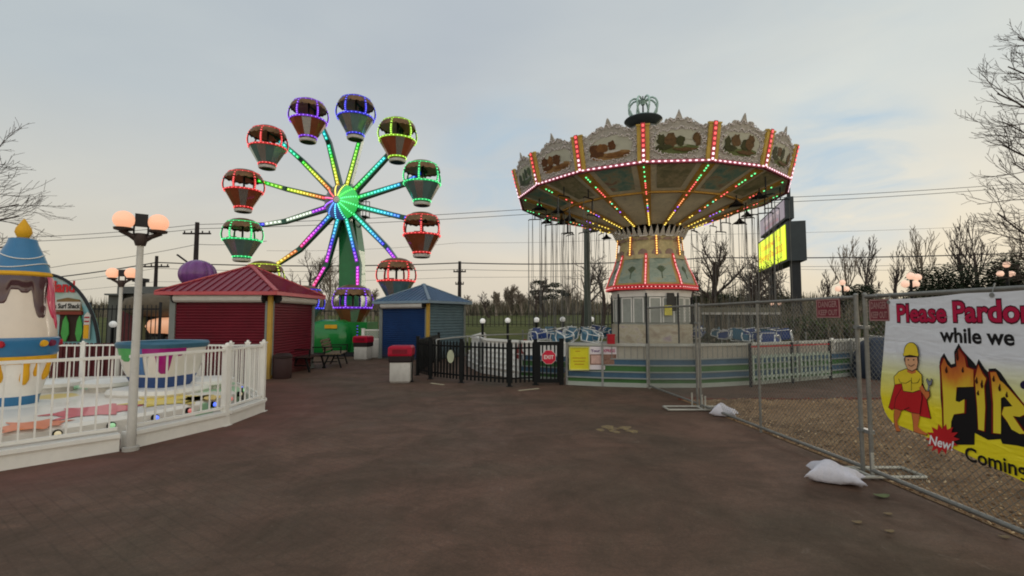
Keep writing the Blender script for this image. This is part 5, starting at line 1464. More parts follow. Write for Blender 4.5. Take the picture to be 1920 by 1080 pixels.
# red signs on the fence
def fsign(y0, y1, zc, lb):
    a = fpt(y1, zc) + V((-.03, 0, 0)); b_ = fpt(y0, zc) + V((-.03, 0, 0)); d = (b_ - a).normalized(); w = (b_ - a).length; nn = V((-1, 0, 0))
    t_ = thing('warning_sign', lb, 'sign', a, 0, 'small red warning signs')
    mb = MB(); mb.frame((a + b_) / 2, d, nn, UP, w, .006, .21); mb.build('plate', paint('faded_red', srgb(118, 44, 54), .5, var=.1), t_, world=True)
    mb = MB()
    for s in (-1, 1): mb.frame((a + b_) / 2 + nn * .004 + UP * s * .098, d, nn, UP, w * .98, .004, .012); mb.frame((a + b_) / 2 + nn * .004 + d * s * w * .485, d, nn, UP, .012, .004, .20)
    mb.build('border', paint('faded_pink', srgb(158, 118, 114), .5), t_, world=True)
    pk = paint('faded_pink', srgb(158, 118, 114))
    letters('lettering', 'DANGER', a + d * w * .09 + nn * .006 + UP * .015, d, UP, w * .82, .065, pk, t_, .03)
    letters('lettering', 'KEEP OUT', a + d * w * .09 + nn * .006 - UP * .075, d, UP, w * .82, .06, pk, t_, .03)
fsign(5.20, 5.55, 1.70, 'small faded red warning sign on the middle chain-link panel, left of the double upright')
fsign(4.56, 4.80, 1.67, 'small faded red warning sign between the double upright and the banner')

# ------------------------------------------------------------------ the banner
ba, bb = fpt(4.60), fpt(1.45)
BD = (bb - ba).normalized(); BN = V((BD.y, -BD.x, 0)); BN = BN if BN.x < 0 else -BN     # BN looks at the plaza
B0 = ba + BN * .032
def bpt(u, v, lay=0):           # where the line of sight meets the banner's plane
    d = ray(u, v); o = V((0, 0, EYE)); t_ = (B0 - o).dot(BN) / d.dot(BN); return o + d * t_ + BN * (.0022 * lay)
ban = thing('banner', 'large vinyl banner with red Please Pardon lettering and flaming FIR letters on the fence', 'banner', ba)
def bs(p): return (p - B0).dot(BD)
edge = [(1663, 561), (1661, 600), (1658, 640), (1655, 680), (1652, 712), (1651, 740), (1655, 762), (1662, 780), (1674, 793)]
le = [bpt(*e) for e in edge]; zs = [p.z for p in le]; ss = [bs(p) for p in le]
def lefts(z):
    for i in range(len(zs) - 1):
        if zs[i + 1] <= z <= zs[i]: f = (zs[i] - z) / (zs[i] - zs[i + 1]); return ss[i] + (ss[i + 1] - ss[i]) * f
    return ss[0] if z > zs[0] else ss[-1]
b1 = bpt(1920, 907); sl1 = (b1.z - zs[-1]) / (bs(b1) - ss[-1]); t1 = bpt(1920, 541); sl2 = (t1.z - zs[0]) / (bs(t1) - ss[0])
m, t, b = newmat('banner_vinyl')
g_ = node(t, 'ShaderNodeNewGeometry'); sx = node(t, 'ShaderNodeSeparateXYZ'); t.links.new(g_.outputs['Position'], sx.inputs[0])
mr = node(t, 'ShaderNodeMapRange'); mr.inputs[1].default_value = bpt(1700, 660).z; mr.inputs[2].default_value = bpt(1700, 755).z; t.links.new(sx.outputs['Z'], mr.inputs[0])
c = ramp(t, mr.outputs[0], [(0, srgb(222, 222, 226)), (.5, srgb(226, 222, 140)), (1, srgb(236, 216, 30))]); t.links.new(c, b.inputs['Base Color']); b.inputs['Roughness'].default_value = .42
bump(t, b, mixc(t, .5, tex(t, pos(t, (1, 2.2, .6)), 2.2, 3, .5, 1.2), tex(t, pos(t, (1, .7, 2.5)), 4, 2, .5, .8)), .40, .06)
mb = MB(); NX, NZ = 60, 30; SR = bs(bb)
for i in range(NX + 1):
    for j in range(NZ + 1):
        f = j / NZ; sx_ = (i / NX) ** 1.2
        zl = zs[0] + (zs[-1] - zs[0]) * f; s = lefts(zl); s = s + (SR - s) * sx_
        ztop = zs[0] + sl2 * (s - ss[0]) - .012 * abs(sin(s * 4)); zbot = zs[-1] + sl1 * (s - ss[-1]) + .02 * sin(s * 2.2)
        curlx = -.04 * max(0, 1 - sx_ / .02) * 0
        mb.v.append(B0 + BD * s + UP * (ztop + (zbot - ztop) * f - B0.z) + BN * curlx)
for i in range(NX):
    for j in range(NZ):
        a = i * (NZ + 1) + j; mb.f.append([a, a + 1, a + NZ + 2, a + NZ + 1]); mb.mi.append(0)
o = len(mb.v); mb.v += [v - BN * .003 for v in mb.v]
for f in list(mb.f): mb.f.append([i + o for i in f][::-1]); mb.mi.append(0)
mb.build('vinyl_sheet', m, ban, smooth=2, world=True)
mb = MB()
for s_ in (ss[0] + .02, 1.0, 2.1):
    q_ = B0 + BD * s_ + UP * (zs[0] + sl2 * (s_ - ss[0]) - .03) + BN * .004; q_.z = zs[0] + sl2 * (s_ - ss[0]) - .03
    mb.tube([q_, q_ + UP * .09 - BN * .03], .005, 5); mb.tube([q_ - BN * .002, q_ + BN * .003], .018, 12)
mb.build('tie_cord', STEEL, ban, world=True)
BK = paint('print_black', srgb(24, 22, 24), .45, var=.05, dirt=0); CR = paint('print_crimson', srgb(176, 18, 62), .45, var=.05, dirt=0); CRD = paint('print_dark_crimson', srgb(70, 8, 30), .45, dirt=0)
PW = paint('print_white', srgb(226, 222, 222), .45, dirt=0)
def poly(nm, pts, lay, mat, par=None):
    mb = MB(); mb.add([bpt(u, v, lay) for u, v in pts], [tuple(range(len(pts)))]); return mb.build(nm, mat, par or ban, world=True)
Z8 = lambda pts: [(1280 + x / 3, 480 + y / 3) for x, y in pts]
def btext(nm, body, u0, v0, u1, vcap, mat, lay, ref=None, bold=.02, shear=0, drop=0):
    p0 = bpt(u0, v0, lay); p1 = bpt(u1, v0, lay); h = bpt(u0, vcap).z - p0.z; p0.z -= drop
    w = bs(p1) - bs(p0)
    if ref: w *= text_mesh(body, bold, shear)[2] / text_mesh(ref, bold, shear)[2]
    return letters(nm, body, p0, BD, UP, w, h, mat, ban, bold, shear)
for body, u0, v0, u1, vc, ref in (('Please', 1683, 602, 1776, 572, None), ('Pardon', 1788, 602, 1914, 566, 'Pardo')):
    btext('lettering_outline', body, u0 - 1, v0 + 1, u1 + 1, vc - 1.5, CRD, 1, ref, .055)
    btext('lettering', body, u0, v0, u1, vc, CR, 2, ref, .028)
btext('lettering', 'while we', 1763, 640, 1903, 614, BK, 1, None, .028)
# fiery letters
m, t, b = newmat('print_fire')
g_ = node(t, 'ShaderNodeNewGeometry'); sx = node(t, 'ShaderNodeSeparateXYZ'); t.links.new(g_.outputs['Position'], sx.inputs[0])
zlo, zhi = bpt(1800, 800).z, bpt(1800, 650).z
n_ = tex(t, pos(t, (1, 1, .5)), 9, 2)
ad = node(t, 'ShaderNodeMath', operation='MULTIPLY_ADD'); t.links.new(n_, ad.inputs[0]); ad.inputs[1].default_value = .22; t.links.new(sx.outputs['Z'], ad.inputs[2])
mr = node(t, 'ShaderNodeMapRange'); mr.inputs[1].default_value = zlo + .11; mr.inputs[2].default_value = zhi + .11; t.links.new(ad.outputs[0], mr.inputs[0])
c = ramp(t, mr.outputs[0], [(0, srgb(226, 208, 50)), (.45, srgb(224, 196, 44)), (.66, srgb(206, 120, 32)), (.86, srgb(170, 66, 26)), (1, srgb(60, 24, 16))]); t.links.new(c, b.inputs['Base Color']); b.inputs['Roughness'].default_value = .45
FIRE = m
RED = paint('print_red', srgb(186, 34, 38), .45, var=.1, dirt=0); REDO = paint('print_maroon', srgb(120, 20, 20), .45, dirt=0)
poly('letter_shadow', Z8([(1446, 600), (1452, 575), (1472, 546), (1490, 580), (1512, 610), (1532, 604), (1528, 540), (1554, 490), (1575, 530), (1640, 600), (1652, 618), (1666, 580), (1700, 632), (1722, 655), (1722, 634), (1762, 632), (1790, 655), (1830, 715), (1920, 830), (1960, 900), (1990, 1090),
     (1920, 1075), (1880, 1066), (1800, 1056), (1790, 1030), (1720, 1035), (1645, 995), (1643, 1062), (1545, 1062), (1510, 1040), (1470, 985), (1452, 800)]), 1, BK)
Fp = [(1458, 620), (1474, 572), (1492, 610), (1515, 632), (1545, 622), (1540, 560), (1556, 520), (1590, 570), (1600, 625), (1640, 640), (1640, 735), (1545, 738), (1540, 815), (1560, 822), (1590, 805), (1588, 882), (1530, 890), (1515, 930), (1512, 980), (1474, 975), (1470, 800)]
Ip = [(1648, 690), (1668, 610), (1690, 660), (1712, 690), (1700, 730), (1706, 850), (1700, 985), (1668, 975), (1662, 850)]
Rp = [(1740, 690), (1734, 655), (1766, 652), (1790, 700), (1815, 720), (1850, 760), (1920, 840), (1950, 880), (1900, 905), (1862, 900), (1920, 985), (1960, 1000), (1900, 1000), (1855, 975), (1830, 930), (1800, 890), (1812, 850), (1860, 845), (1815, 790), (1795, 800), (1795, 1000), (1752, 995), (1752, 830)]
for pts in (Fp, Ip, Rp):
    cx = sum(p[0] for p in pts) / len(pts); cy = sum(p[1] for p in pts) / len(pts)
    poly('letter_edge', Z8([(cx + (x - cx) * 1.10 + (4 if x > cx else -4), cy + (y - cy) * 1.025) for x, y in pts]), 2, REDO)
    poly('flame_letter', Z8(pts), 3, FIRE)
for x, y, w, h in ((1490, 640, 9, 40), (1552, 560, 9, 60), (1582, 640, 8, 34), (1660, 700, 9, 40), (1690, 720, 9, 50), (1668, 770, 8, 30), (1756, 690, 9, 36), (1790, 740, 9, 44), (1830, 780, 9, 34)):
    poly('char_mark', Z8([(x + w * cos(a) * (1 if sin(a) > 0 else .5), y + h / 2 * sin(a)) for a in [2 * pi * i / 12 for i in range(12)]]), 4, paint('print_char', srgb(66, 28, 16), .5, dirt=0))
poly('round_mark', Z8([(1925 + 24 * cos(a), 725 + 24 * sin(a)) for a in [2 * pi * i / 14 for i in range(14)]]), 2, paint('print_navy', srgb(30, 20, 60), .5, dirt=0))
# starburst and lettering
st = []
for i in range(28):
    a = 2 * pi * i / 28; r = (1.0 if i % 2 == 0 else .66); st.append((1465 + 95 * r * cos(a) * (1.05 if cos(a) > 0 else 1), 1030 + 88 * r * sin(a)))
poly('starburst', Z8(st), 4, RED)
btext('lettering', 'New!', 1744, 832, 1791, 815, PW, 5, None, .02, .25)
btext('lettering', 'Coming', 1812, 862, 1927, 837, BK, 4, None, .02)
# cartoon builder
fig = sub('cartoon_figure', ban)
SK = paint('print_skin', srgb(214, 160, 120), .5, var=.06, dirt=0); SKD = paint('print_orange_skin', srgb(200, 110, 60), .5, dirt=0); YL = paint('print_yellow', srgb(224, 196, 50), .5, dirt=0); GRP = paint('print_grey', srgb(120, 122, 130), .5, dirt=0); HR = paint('print_hair', srgb(40, 26, 24), .5, dirt=0)
def ell(cx, cy, rx, ry, n=20, a0=0, a1=360): return [(cx + rx * cos(R(a0 + (a1 - a0) * i / n)), cy + ry * sin(R(a0 + (a1 - a0) * i / n))) for i in range(n + (0 if a1 - a0 == 360 else 1))]
def grow_(pts, k=5):
    cx = sum(p[0] for p in pts) / len(pts); cy = sum(p[1] for p in pts) / len(pts); o = []
    for x, y in pts:
        d = math.hypot(x - cx, y - cy) or 1; o.append((x + (x - cx) / d * k, y + (y - cy) / d * k))
    return o
def fpoly(nm, pts, lay, mat, edge=True):
    if edge: poly(nm + '_outline', Z8(grow_(pts, 4)), lay - .5, HR, fig)
    poly(nm, Z8(pts), lay, mat, fig)
fpoly('cape', [(1205, 690), (1185, 770), (1162, 852), (1182, 866), (1215, 850), (1240, 860), (1290, 880), (1340, 900), (1398, 914), (1380, 840), (1366, 760), (1352, 720), (1300, 700)], 2, RED)
fpoly('left_leg', [(1196, 850), (1240, 852), (1226, 895), (1210, 930), (1218, 960), (1230, 985), (1206, 985), (1196, 950), (1192, 900)], 3, SKD)
fpoly('right_leg', [(1288, 870), (1340, 874), (1334, 920), (1326, 960), (1350, 982), (1380, 998), (1376, 1008), (1340, 1000), (1304, 986), (1300, 930)], 3, SKD)
fpoly('trunks', [(1240, 740), (1345, 740), (1350, 800), (1338, 888), (1292, 878), (1280, 850), (1238, 868), (1196, 856), (1205, 800)], 4, RED)
fpoly('torso', [(1196, 680), (1222, 652), (1262, 636), (1320, 640), (1350, 668), (1352, 716), (1340, 752), (1300, 766), (1248, 758), (1240, 716), (1200, 722)], 5, YL)
for pts in ([(1222, 690), (1232, 712), (1262, 716), (1290, 700)], [(1292, 700), (1300, 716), (1330, 712), (1342, 690)], [(1294, 684), (1294, 756)]):
    mb = MB(); mb.tube([bpt(1280 + x / 3, 480 + y / 3, 5.5) for x, y in pts], .0022, 4); mb.build('muscle_line', HR, fig, world=True)
fpoly('arm', [(1336, 742), (1352, 726), (1376, 764), (1392, 752), (1396, 786), (1380, 808), (1368, 790)], 5, SKD)
fpoly('wrench', [(1384, 758), (1390, 724), (1378, 700), (1384, 690), (1394, 706), (1404, 704), (1402, 688), (1412, 700), (1406, 722), (1396, 730), (1394, 760)], 6, GRP)
fpoly('neck', [(1272, 625), (1318, 625), (1320, 655), (1296, 664), (1270, 652)], 5.6, SKD, False)
fpoly('hair', ell(1294, 582, 42, 32), 6, HR, False)
fpoly('face', [(1262, 570), (1328, 570), (1332, 600), (1324, 632), (1300, 646), (1276, 636), (1262, 606)], 7, SK)
fpoly('helmet', ell(1295, 540, 38, 52, 18, 180, 360) + [(1338, 552), (1336, 564), (1290, 556), (1254, 562), (1252, 550)], 8, YL)
for x in (1280, 1310): fpoly('eye', ell(x, 584, 5, 4, 8), 8, HR, False)
mb = MB(); mb.tube([bpt(1280 + x / 3, 480 + y / 3, 8) for x, y in ((1280, 612), (1296, 620), (1314, 610))], .003, 4); mb.build('mouth', HR, fig, world=True)

# ------------------------------------------------------------------ illuminated pylon sign
ps = thing('pylon_sign', 'tall roadside pylon sign with a glowing yellow message board and a small violet panel above', 'sign', (18.6, 33, 1.1))
c0_, c1_ = V((17.35, 30, 0)), V((20.1, 39.0, 0)); 
d = (c0_ - c1_).normalized(); L = (c0_ - c1_).length; nn = V((d.y, -d.x, 0)); nn = nn if nn.x < 0 else -nn; dep = 1.05
z0, z1 = 5.15, 7.65
def slab(nm, a, b_, z0, z1, off0, dep, mat):
    mb = MB(); mb.plate([V((a.x, a.y, z0)) + nn * off0, V((b_.x, b_.y, z0)) + nn * off0, V((b_.x, b_.y, z0)) + nn * (off0 - dep), V((a.x, a.y, z0)) + nn * (off0 - dep)], (0, 0, z1 - z0)); return mb.build(nm, mat, ps, world=True)
DKC = paint('sign_cabinet', srgb(58, 64, 66), .6, var=.1)
slab('message_cabinet', c1_, c0_, z0, z1, 0, dep, DKC)
slab('message_screen', c1_ + d * .25, c0_ - d * .35, z0 + .14, z1 - .14, .04, .035, glow('screen_yellow', (.80, 1.0, .0), 1.05, (.2, .2, .05)))
RL = glow('screen_red', (.95, .10, .0), .85, (.2, .05, .02))
letters('lettering', 'Countdown To', V((c1_.x, c1_.y, z1 - .98)) + d * 1.7 + nn * .055, d, UP, 6.0, .48, RL, ps, .0)
letters('lettering', 'Opening Day 2022', V((c1_.x, c1_.y, z1 - 1.72)) + d * .8 + nn * .055, d, UP, 7.6, .48, RL, ps, .0)
e1, e0 = c1_ + d * 1.3, c0_ - d * .1
slab('name_cabinet', e1, e0, 7.85, 9.25, 0, .45, DKC)
slab('name_panel', e1 + d * .15, e0 - d * .3, 7.98, 9.12, .04, .035, glow('panel_violet', (.42, .34, .42), .30, (.35, .28, .33)))
letters('lettering', 'adventure', V((e1.x, e1.y, 8.52)) + d * 1.6 + nn * .055, d, UP, 4.8, .36, glow('panel_pale', (.8, .6, .6), .5), ps, .02)
letters('lettering', 'welcome', V((e1.x, e1.y, 8.12)) + d * 1.9 + nn * .055, d, UP, 4.2, .30, glow('panel_red', (.6, .15, .2), .4), ps, .02)
for q_, r in ((c1_ + d * 2.6 - nn * .5, .18), (c0_ - d * .5 - nn * .5, .28)):
    mb = MB(); mb.box((q_.x, q_.y, (terr(q_.x, q_.y) + z1) / 2), (2 * r * .9, 2 * r * .9, z1 - terr(q_.x, q_.y)), math.atan2(d.y, d.x)); mb.build('column', paint('pole_dark', srgb(44, 46, 48), .6), ps, world=True)
mb = MB(); q_ = e0 - d * .3 - nn * .25; mb.tube([V((q_.x, q_.y, 7.7)), V((q_.x, q_.y, 10.0))], .11, 8); mb.tube([V((q_.x, q_.y, 10)), V((q_.x, q_.y, 11.3))], .05, 6); mb.build('mast', paint('pole_dark', srgb(44, 46, 48)), ps, world=True)

# ------------------------------------------------------------------ utility poles, wires, plain posts
PD = paint('utility_wood', srgb(48, 42, 42), .9, var=.2)
def upole(u, vtop, Y, r, label, arms=(), extra=None):
    tp = P(u, vtop, Y); gz_ = terr(tp.x, Y)
    t_ = thing('utility_pole', label, 'utility pole', (tp.x, Y, gz_), 0, 'utility poles behind the park'); h = tp.z - gz_
    mb = MB(); mb.tube([(0, 0, 0), (0, 0, h)], [r, r * .7], 8); mb.build('pole', PD, t_, smooth=2)
    for dz, w in arms:
        mb = MB(); mb.box((0, 0, h - dz), (w, .14, .12))
        for s in (-.45, -.2, .2, .45): mb.tube([(s * w, 0, h - dz + .05), (s * w, 0, h - dz + .22)], .05, 6)
        mb.build('crossarm', PD, t_)
    if extra: extra(t_, h)
    return t_
def ex(t_, h):
    mb = MB(); mb.bar((-.1, 0, h - 3.6), (-1.5, 0, h - 2.6), .16, .10); mb.tube([(0, 0, h - 4.8), (1.5, 0, h - 4.4), (3.0, 0, h - 4.6)], .06, 6); mb.lathe([(0, -.05), (.28, 0), (.2, .1), (0, .12)], (3.2, 0, h - 4.65), 8, False)
    mb.lathe([(0, 0), (.3, .0), (.34, .7), (.3, .9), (0, .9)], (.1, 0, h - 5.2), 10, False); mb.build('street_light_arm', PD, t_)
upole(370, 417, 38, .22, 'tallest utility pole with a street light arm above the purple dome', ((.9, 2.2),), ex)
upole(294, 480, 40, .17, 'slim utility pole with one short crossarm left of the red kiosk roof', ((.9, 2.1),))
upole(862, 490, 46, .20, 'utility pole right of the blue kiosk roof', ((1.0, 1.2), (2.2, .8)))
upole(1678, 520, 60, .16, 'short utility pole between the bare trees on the right', ())
def wire(pts, Y, r, label, sag=.5):
    P3 = [P(u, v, Y) for u, v in pts]; out = []
    for a, b_ in zip(P3, P3[1:]):
        for i in range(12):
            f = i / 12; q_ = a.lerp(b_, f); q_.z -= sag * 4 * f * (1 - f); out.append(q_)
    out.append(P3[-1]); mb = MB(); mb.tube(out, r, 5, False)
    tag(mb.build('power_line', paint('wire_black', srgb(50, 50, 54), .7, dirt=0), org=P3[0]), label, 'power line', 'overhead wires crossing the sky')
wire([(-80, 448), (370, 421), (1180, 378), (1900, 345), (2100, 335)], 38.2, .022, 'highest overhead wire crossing the whole sky', .25)
wire([(-80, 456), (370, 429), (1180, 388), (1900, 352), (2100, 343)], 38.4, .022, 'second highest overhead wire, close under the top one', .25)
wire([(-80, 520), (130, 496), (370, 458), (500, 452)], 38.6, .020, 'overhead wire climbing from the left edge to the tall utility pole', .15)
wire([(-80, 535), (294, 492), (862, 493), (1330, 483), (2100, 466)], 43, .05, 'thick lowest overhead cable running behind both rides', .3)
wire([(-80, 545), (294, 503), (862, 505), (1330, 500), (2100, 484)], 43.4, .018, 'thin wire just under the thick overhead cable', .25)
wire([(-80, 560), (294, 528), (862, 520), (1500, 505), (2100, 500)], 46, .014, 'faintest and lowest thin wire low over the treetops', .2)
wire([(500, 470), (862, 455), (1300, 440), (2100, 410)], 52, .014, 'thin wire halfway between the high pair and the thick cable', .3)
# plain grey-green light mast behind the swing ride
q_ = P(1102, 620, 25.2); t_ = thing('light_mast', 'thick grey-green mast standing behind the left part of the swing carousel', 'mast', (q_.x, 25.2, terr(q_.x, 25.2)))
mb = MB(); mb.tube([(0, 0, 0), (0, 0, 7.6)], [.19, .15], 12); mb.lathe([(.3, 0), (.3, .05), (.2, .3)], n=12); mb.build('pole', paint('mast_green', srgb(74, 84, 76), .5, .2), t_, smooth=2)
mb = MB(); mb.box((0, 0, 7.5), (1.2, .12, .12)); mb.build('crossarm', DARKSTEEL, t_)
# cluster globe lamps on the right
def cluster(u, v, Y, label, n=3, r=.17, em=True):
    c_ = P(u, v, Y); gz_ = terr(c_.x, Y); t_ = thing('cluster_lamp', label, 'lamp post', (c_.x, Y, gz_), 0, 'lamp posts with clustered lit globes'); h = c_.z - gz_
    mb = MB(); mb.tube([(0, 0, 0), (0, 0, h + .1)], .06, 8)
    offs = [(-.30, -.12), (.30, -.12), (0, .28), (.42, .22)][:n]
    for x, z_ in offs: mb.tube([(0, 0, h - .35), (x * .8, 0, h - .35 + .1), (x, 0, h + z_ - r * .7)], .025, 6)
    mb.build('post', BLACK, t_, smooth=2)
    for x, z_ in offs:
        mb = MB(); mb.ball((x, .1 * (x > 0), h + z_), r, 16, 10); mb.build('globe', glow('warm_globe', (1, .58, .40), .8, (.4, .35, .3)), t_, smooth=True)
cluster(1708, 528, 24, 'cluster lamp with three lit globes right of centre above the fence top rail', 4, .18)
cluster(1580, 538, 30, 'cluster lamp with small lit globes left of the fence junction', 3, .17)
cluster(1888, 508, 21, 'cluster lamp with orange lit globes at the right edge of the photo', 3, .13)
cluster(1455, 566, 34, 'low cluster lamp partly hidden behind the middle fence panel', 2, .13)

# ------------------------------------------------------------------ far left: dome sign, grey hall, purple dome
ds = thing('dome_sign', 'painted semicircular entrance wall with red lettering beyond the tea-cup ride', 'sign wall', (P(95, 600, 14.5).x, 14.5, 0))
cx = P(78, 600, 14.5).x; Yd = 14.5; zb_ = 0.35; Rd = P(190, 600, Yd).x - cx; ztop = P(95, 514, Yd).z
def dz(a): return V((cx + Rd * cos(a), Yd, zb_ + (ztop - zb_) * sin(a)))
arc = [dz(pi * i / 40) for i in range(41)]
mb = MB(); mb.plate([V((cx - Rd, Yd, 0))] + arc[::-1] + [V((cx + Rd, Yd, 0))], (0, .06, 0)); m, t, b = newmat('dome_mural')
vec = pos(t, (1, 1, 1)); c = ramp(t, tex(t, vec, .8, 3, .5, 1), [(.35, srgb(92, 148, 150)), (.5, srgb(126, 170, 176)), (.62, srgb(170, 180, 172)), (.75, srgb(110, 160, 140))]); t.links.new(c, b.inputs['Base Color']); b.inputs['Roughness'].default_value = .6
mb.build('mural_wall', m, ds, world=True)
mb = MB(); mb.tube([p + V((0, -.02, 0)) for p in arc], .045, 8); mb.build('dome_edge', DARKSTEEL, ds, world=True)
def dpt(u, v, off=.03): p = P(u, v, Yd - off); return p
def dletters(body, u0, u1, v0, vc, mat, bold, off=.03): 
    p = dpt(u0, v0, off); return letters('lettering', body, p, (1, 0, 0), UP, dpt(u1, v0, off).x - p.x, dpt(u0, vc, off).z - p.z, mat, ds, bold)
dletters('yland', 88, 140, 547, 527, paint('sign_red2', srgb(190, 36, 40), .5), .04)
mb = MB(); p, q_ = dpt(98, 581), dpt(152, 566); mb.box(((p.x + q_.x) / 2, Yd - .03, (p.z + q_.z) / 2), (q_.x - p.x, .05, q_.z - p.z)); mb.build('name_board', OLDWHITE, ds, world=True)
dletters("'s Surf Shack", 100, 150, 578, 569, BLACK, .03, .065)
mb = MB(); mb.plate([dpt(104, 583, .02), dpt(156, 583, .02), dpt(150, 562, .02), dpt(128, 558, .02), dpt(108, 562, .02)], (0, -.02, 0)); mb.build('shack_roof', paint('thatch', srgb(120, 96, 60), .8), ds, world=True)
mb = MB(); p, q_ = dpt(110, 640), dpt(152, 583); mb.box(((p.x + q_.x) / 2, Yd - .02, (p.z + q_.z) / 2), (q_.x - p.x, .04, q_.z - p.z)); mb.build('shack_opening', paint('shack_dark', srgb(52, 34, 28), .7), ds, world=True)
mb = MB(); p, q_ = dpt(108, 590), dpt(156, 584); mb.box(((p.x + q_.x) / 2, Yd - .06, (p.z + q_.z) / 2), (q_.x - p.x, .08, q_.z - p.z)); mb.build('counter', paint('brown_beam', srgb(120, 54, 40), .7), ds, world=True)
for u, v0_, v1_, w in ((122, 640, 592, 8), (148, 640, 592, 7)):
    p, q_ = dpt(u, v0_, .06), dpt(u, v1_, .06); mb = MB(); mb.plate([V((p.x + w * .016 * x, p.y, p.z + (q_.z - p.z) * z_)) for x, z_ in ((-.3, 0), (-.9, .3), (-.6, .8), (0, 1), (.7, .7), (.9, .3), (.3, 0))], (0, -.03, 0)); mb.build('surfboard', paint('board_green', srgb(70, 150, 70), .4), ds, world=True)
p, q_ = dpt(157, 636, .06), dpt(171, 585, .06); mb = MB(); mb.plate([V((p.x, p.y, p.z)), V((q_.x, p.y, p.z)), V((q_.x, p.y, q_.z - .1)), V(((p.x + q_.x) / 2, p.y, q_.z)), V((p.x, p.y, q_.z - .1))], (0, -.03, 0)); mb.build('price_board', OLDWHITE, ds, world=True)
for i in range(3):
    mb = MB(); mb.box(((p.x + q_.x) / 2, Yd - .10, q_.z - .16 - .12 * i), (.14, .01, .04)); mb.build('print_line', REDP, ds, world=True)
mb = MB(); mb.box(((p.x + q_.x) / 2, Yd - .10, p.z + .22), (.15, .012, .40)); mb.build('yellow_print', YELLOW, ds, world=True)
# dark red wall band behind the railing at the left
mb = MB(); p, q_ = P(100, 720, 13.2), P(222, 655, 13.2)
mb.box((0, 0, .42), (q_.x - p.x, .1, .84)); 
for i in range(16): mb.box((p.x - (p.x + q_.x) / 2 + (q_.x - p.x) * i / 15, -.06, .45), (.06, .03, .9))
o = mb.build('timber_fence', paint('oxblood_boards', srgb(84, 34, 36), .7, var=.3, scale=3, dirt=.4)); o.location = ((p.x + q_.x) / 2, 13.2, 0); tag(o, 'dark red timber fence low beyond the tea-cup ride railing on the left', 'fence')
# thin dark iron railings behind
def irons(u0, u1, Y, ztop_, name, label, step=.16, z0=.0, mat=None, w=.022):
    a, b_ = P(u0, 600, Y).x, P(u1, 600, Y).x; n = int((b_ - a) / step)
    t_ = thing(name, label, 'fence', (a, Y, terr(a, Y)))
    mb = MB(); g0 = terr(a, Y) + z0
    for i in range(n + 1): x = a + step * i; mb.box((x, Y, (g0 + ztop_) / 2), (w, w, ztop_ - g0))
    mb.build('railings', mat or DARKSTEEL, t_, world=True)
    mb = MB()
    for z_ in (g0 + .15, ztop_ - .15): mb.box(((a + b_) / 2, Y + .03, z_), (b_ - a, .03, .05))
    mb.build('rail', mat or DARKSTEEL, t_, world=True)
    k = 0
    for i in range(0, n + 1, 16):
        mb = MB(); mb.box((a + step * i, Y, (g0 + ztop_ + .1) / 2), (w * 3, w * 3, ztop_ + .1 - g0)); mb.build('post', mat or DARKSTEEL, t_, world=True)
irons(168, 300, 17.5, 2.05, 'iron_fence', 'tall thin dark iron fence between the dome sign and the red kiosk')
irons(575, 712, 27, 2.1, 'iron_fence', 'dark iron fence behind the ferris wheel base', .2)
irons(870, 1600, 33, 1.98, 'iron_fence', 'long dark iron fence on the grass bank behind the swing carousel', .30, 0, paint('fence_brown', srgb(56, 56, 44), .7), .05)
# grey hall
gh = thing('grey_hall', 'grey flat-roofed park building with a roof vent left of the red kiosk', 'building', (P(262, 600, 24).x, 24, 0))
x0, x1, x2 = P(201, 600, 24).x, P(228, 600, 24).x, P(345, 600, 24).x
GHM = paint('hall_grey', srgb(86, 88, 84), .8, var=.12, scale=.8, dirt=.3)
mb = MB(); mb.box(((x0 + x1) / 2, 25.5, 1.35), (x1 - x0, 3, 2.7)); mb.box(((x1 + x2) / 2 + .01, 26, 1.55), (x2 - x1, 3.6, 3.1)); mb.build('wall', GHM, gh, world=True)
mb = MB(); mb.box(((x0 + x1) / 2, 25.4, 2.74), (x1 - x0 + .1, 3.2, .08)); mb.box(((x1 + x2) / 2, 25.8, 2.95), (x2 - x1 + .1, 4.2, .34)); mb.build('roof', paint('hall_roof', srgb(96, 98, 96), .7, dirt=.3), gh, world=True)
mb = MB(); mb.lathe([(.22, 3.1), (.22, 3.4), (.36, 3.42), (.36, 3.58), (0, 3.62)], (P(243, 600, 24).x, 24.6, 0), 12, False); mb.build('roof_vent', DARKSTEEL, gh, world=True)
mb = MB(); mb.lathe([(0, 1.62), (1.5, 1.66), (2.1, 2.0), (1.9, 2.5), (1.0, 2.75), (0, 2.8)], (P(292, 600, 23).x, 23.6, 0), 24, False, wob=lambda a, i: 1 - .35 * abs(sin(a))); mb.build('awning', paint('awning_brown', srgb(98, 88, 74), .8, var=.2), gh, smooth=True, world=True)
mb = MB(); c_ = P(306, 612, 22.5); mb.lathe([(0, -.36), (.9, -.32), (1.12, 0), (.95, .28), (.5, .40), (0, .42)], (c_.x, 22.9, c_.z), 24, False, wob=lambda a, i: 1 - .4 * abs(sin(a))); mb.build('lit_canopy', glow('lit_orange', (1, .46, .24), .48, (.5, .3, .2)), gh, smooth=True, world=True)
mb = MB(); mb.box((c_.x, 22.9, c_.z - .42), (1.3, .5, .12)); mb.tube([V((c_.x, 22.5, 0)), V((c_.x, 22.5, c_.z + .3))], .10, 8); mb.build('booth_frame', BLACK, gh, world=True)
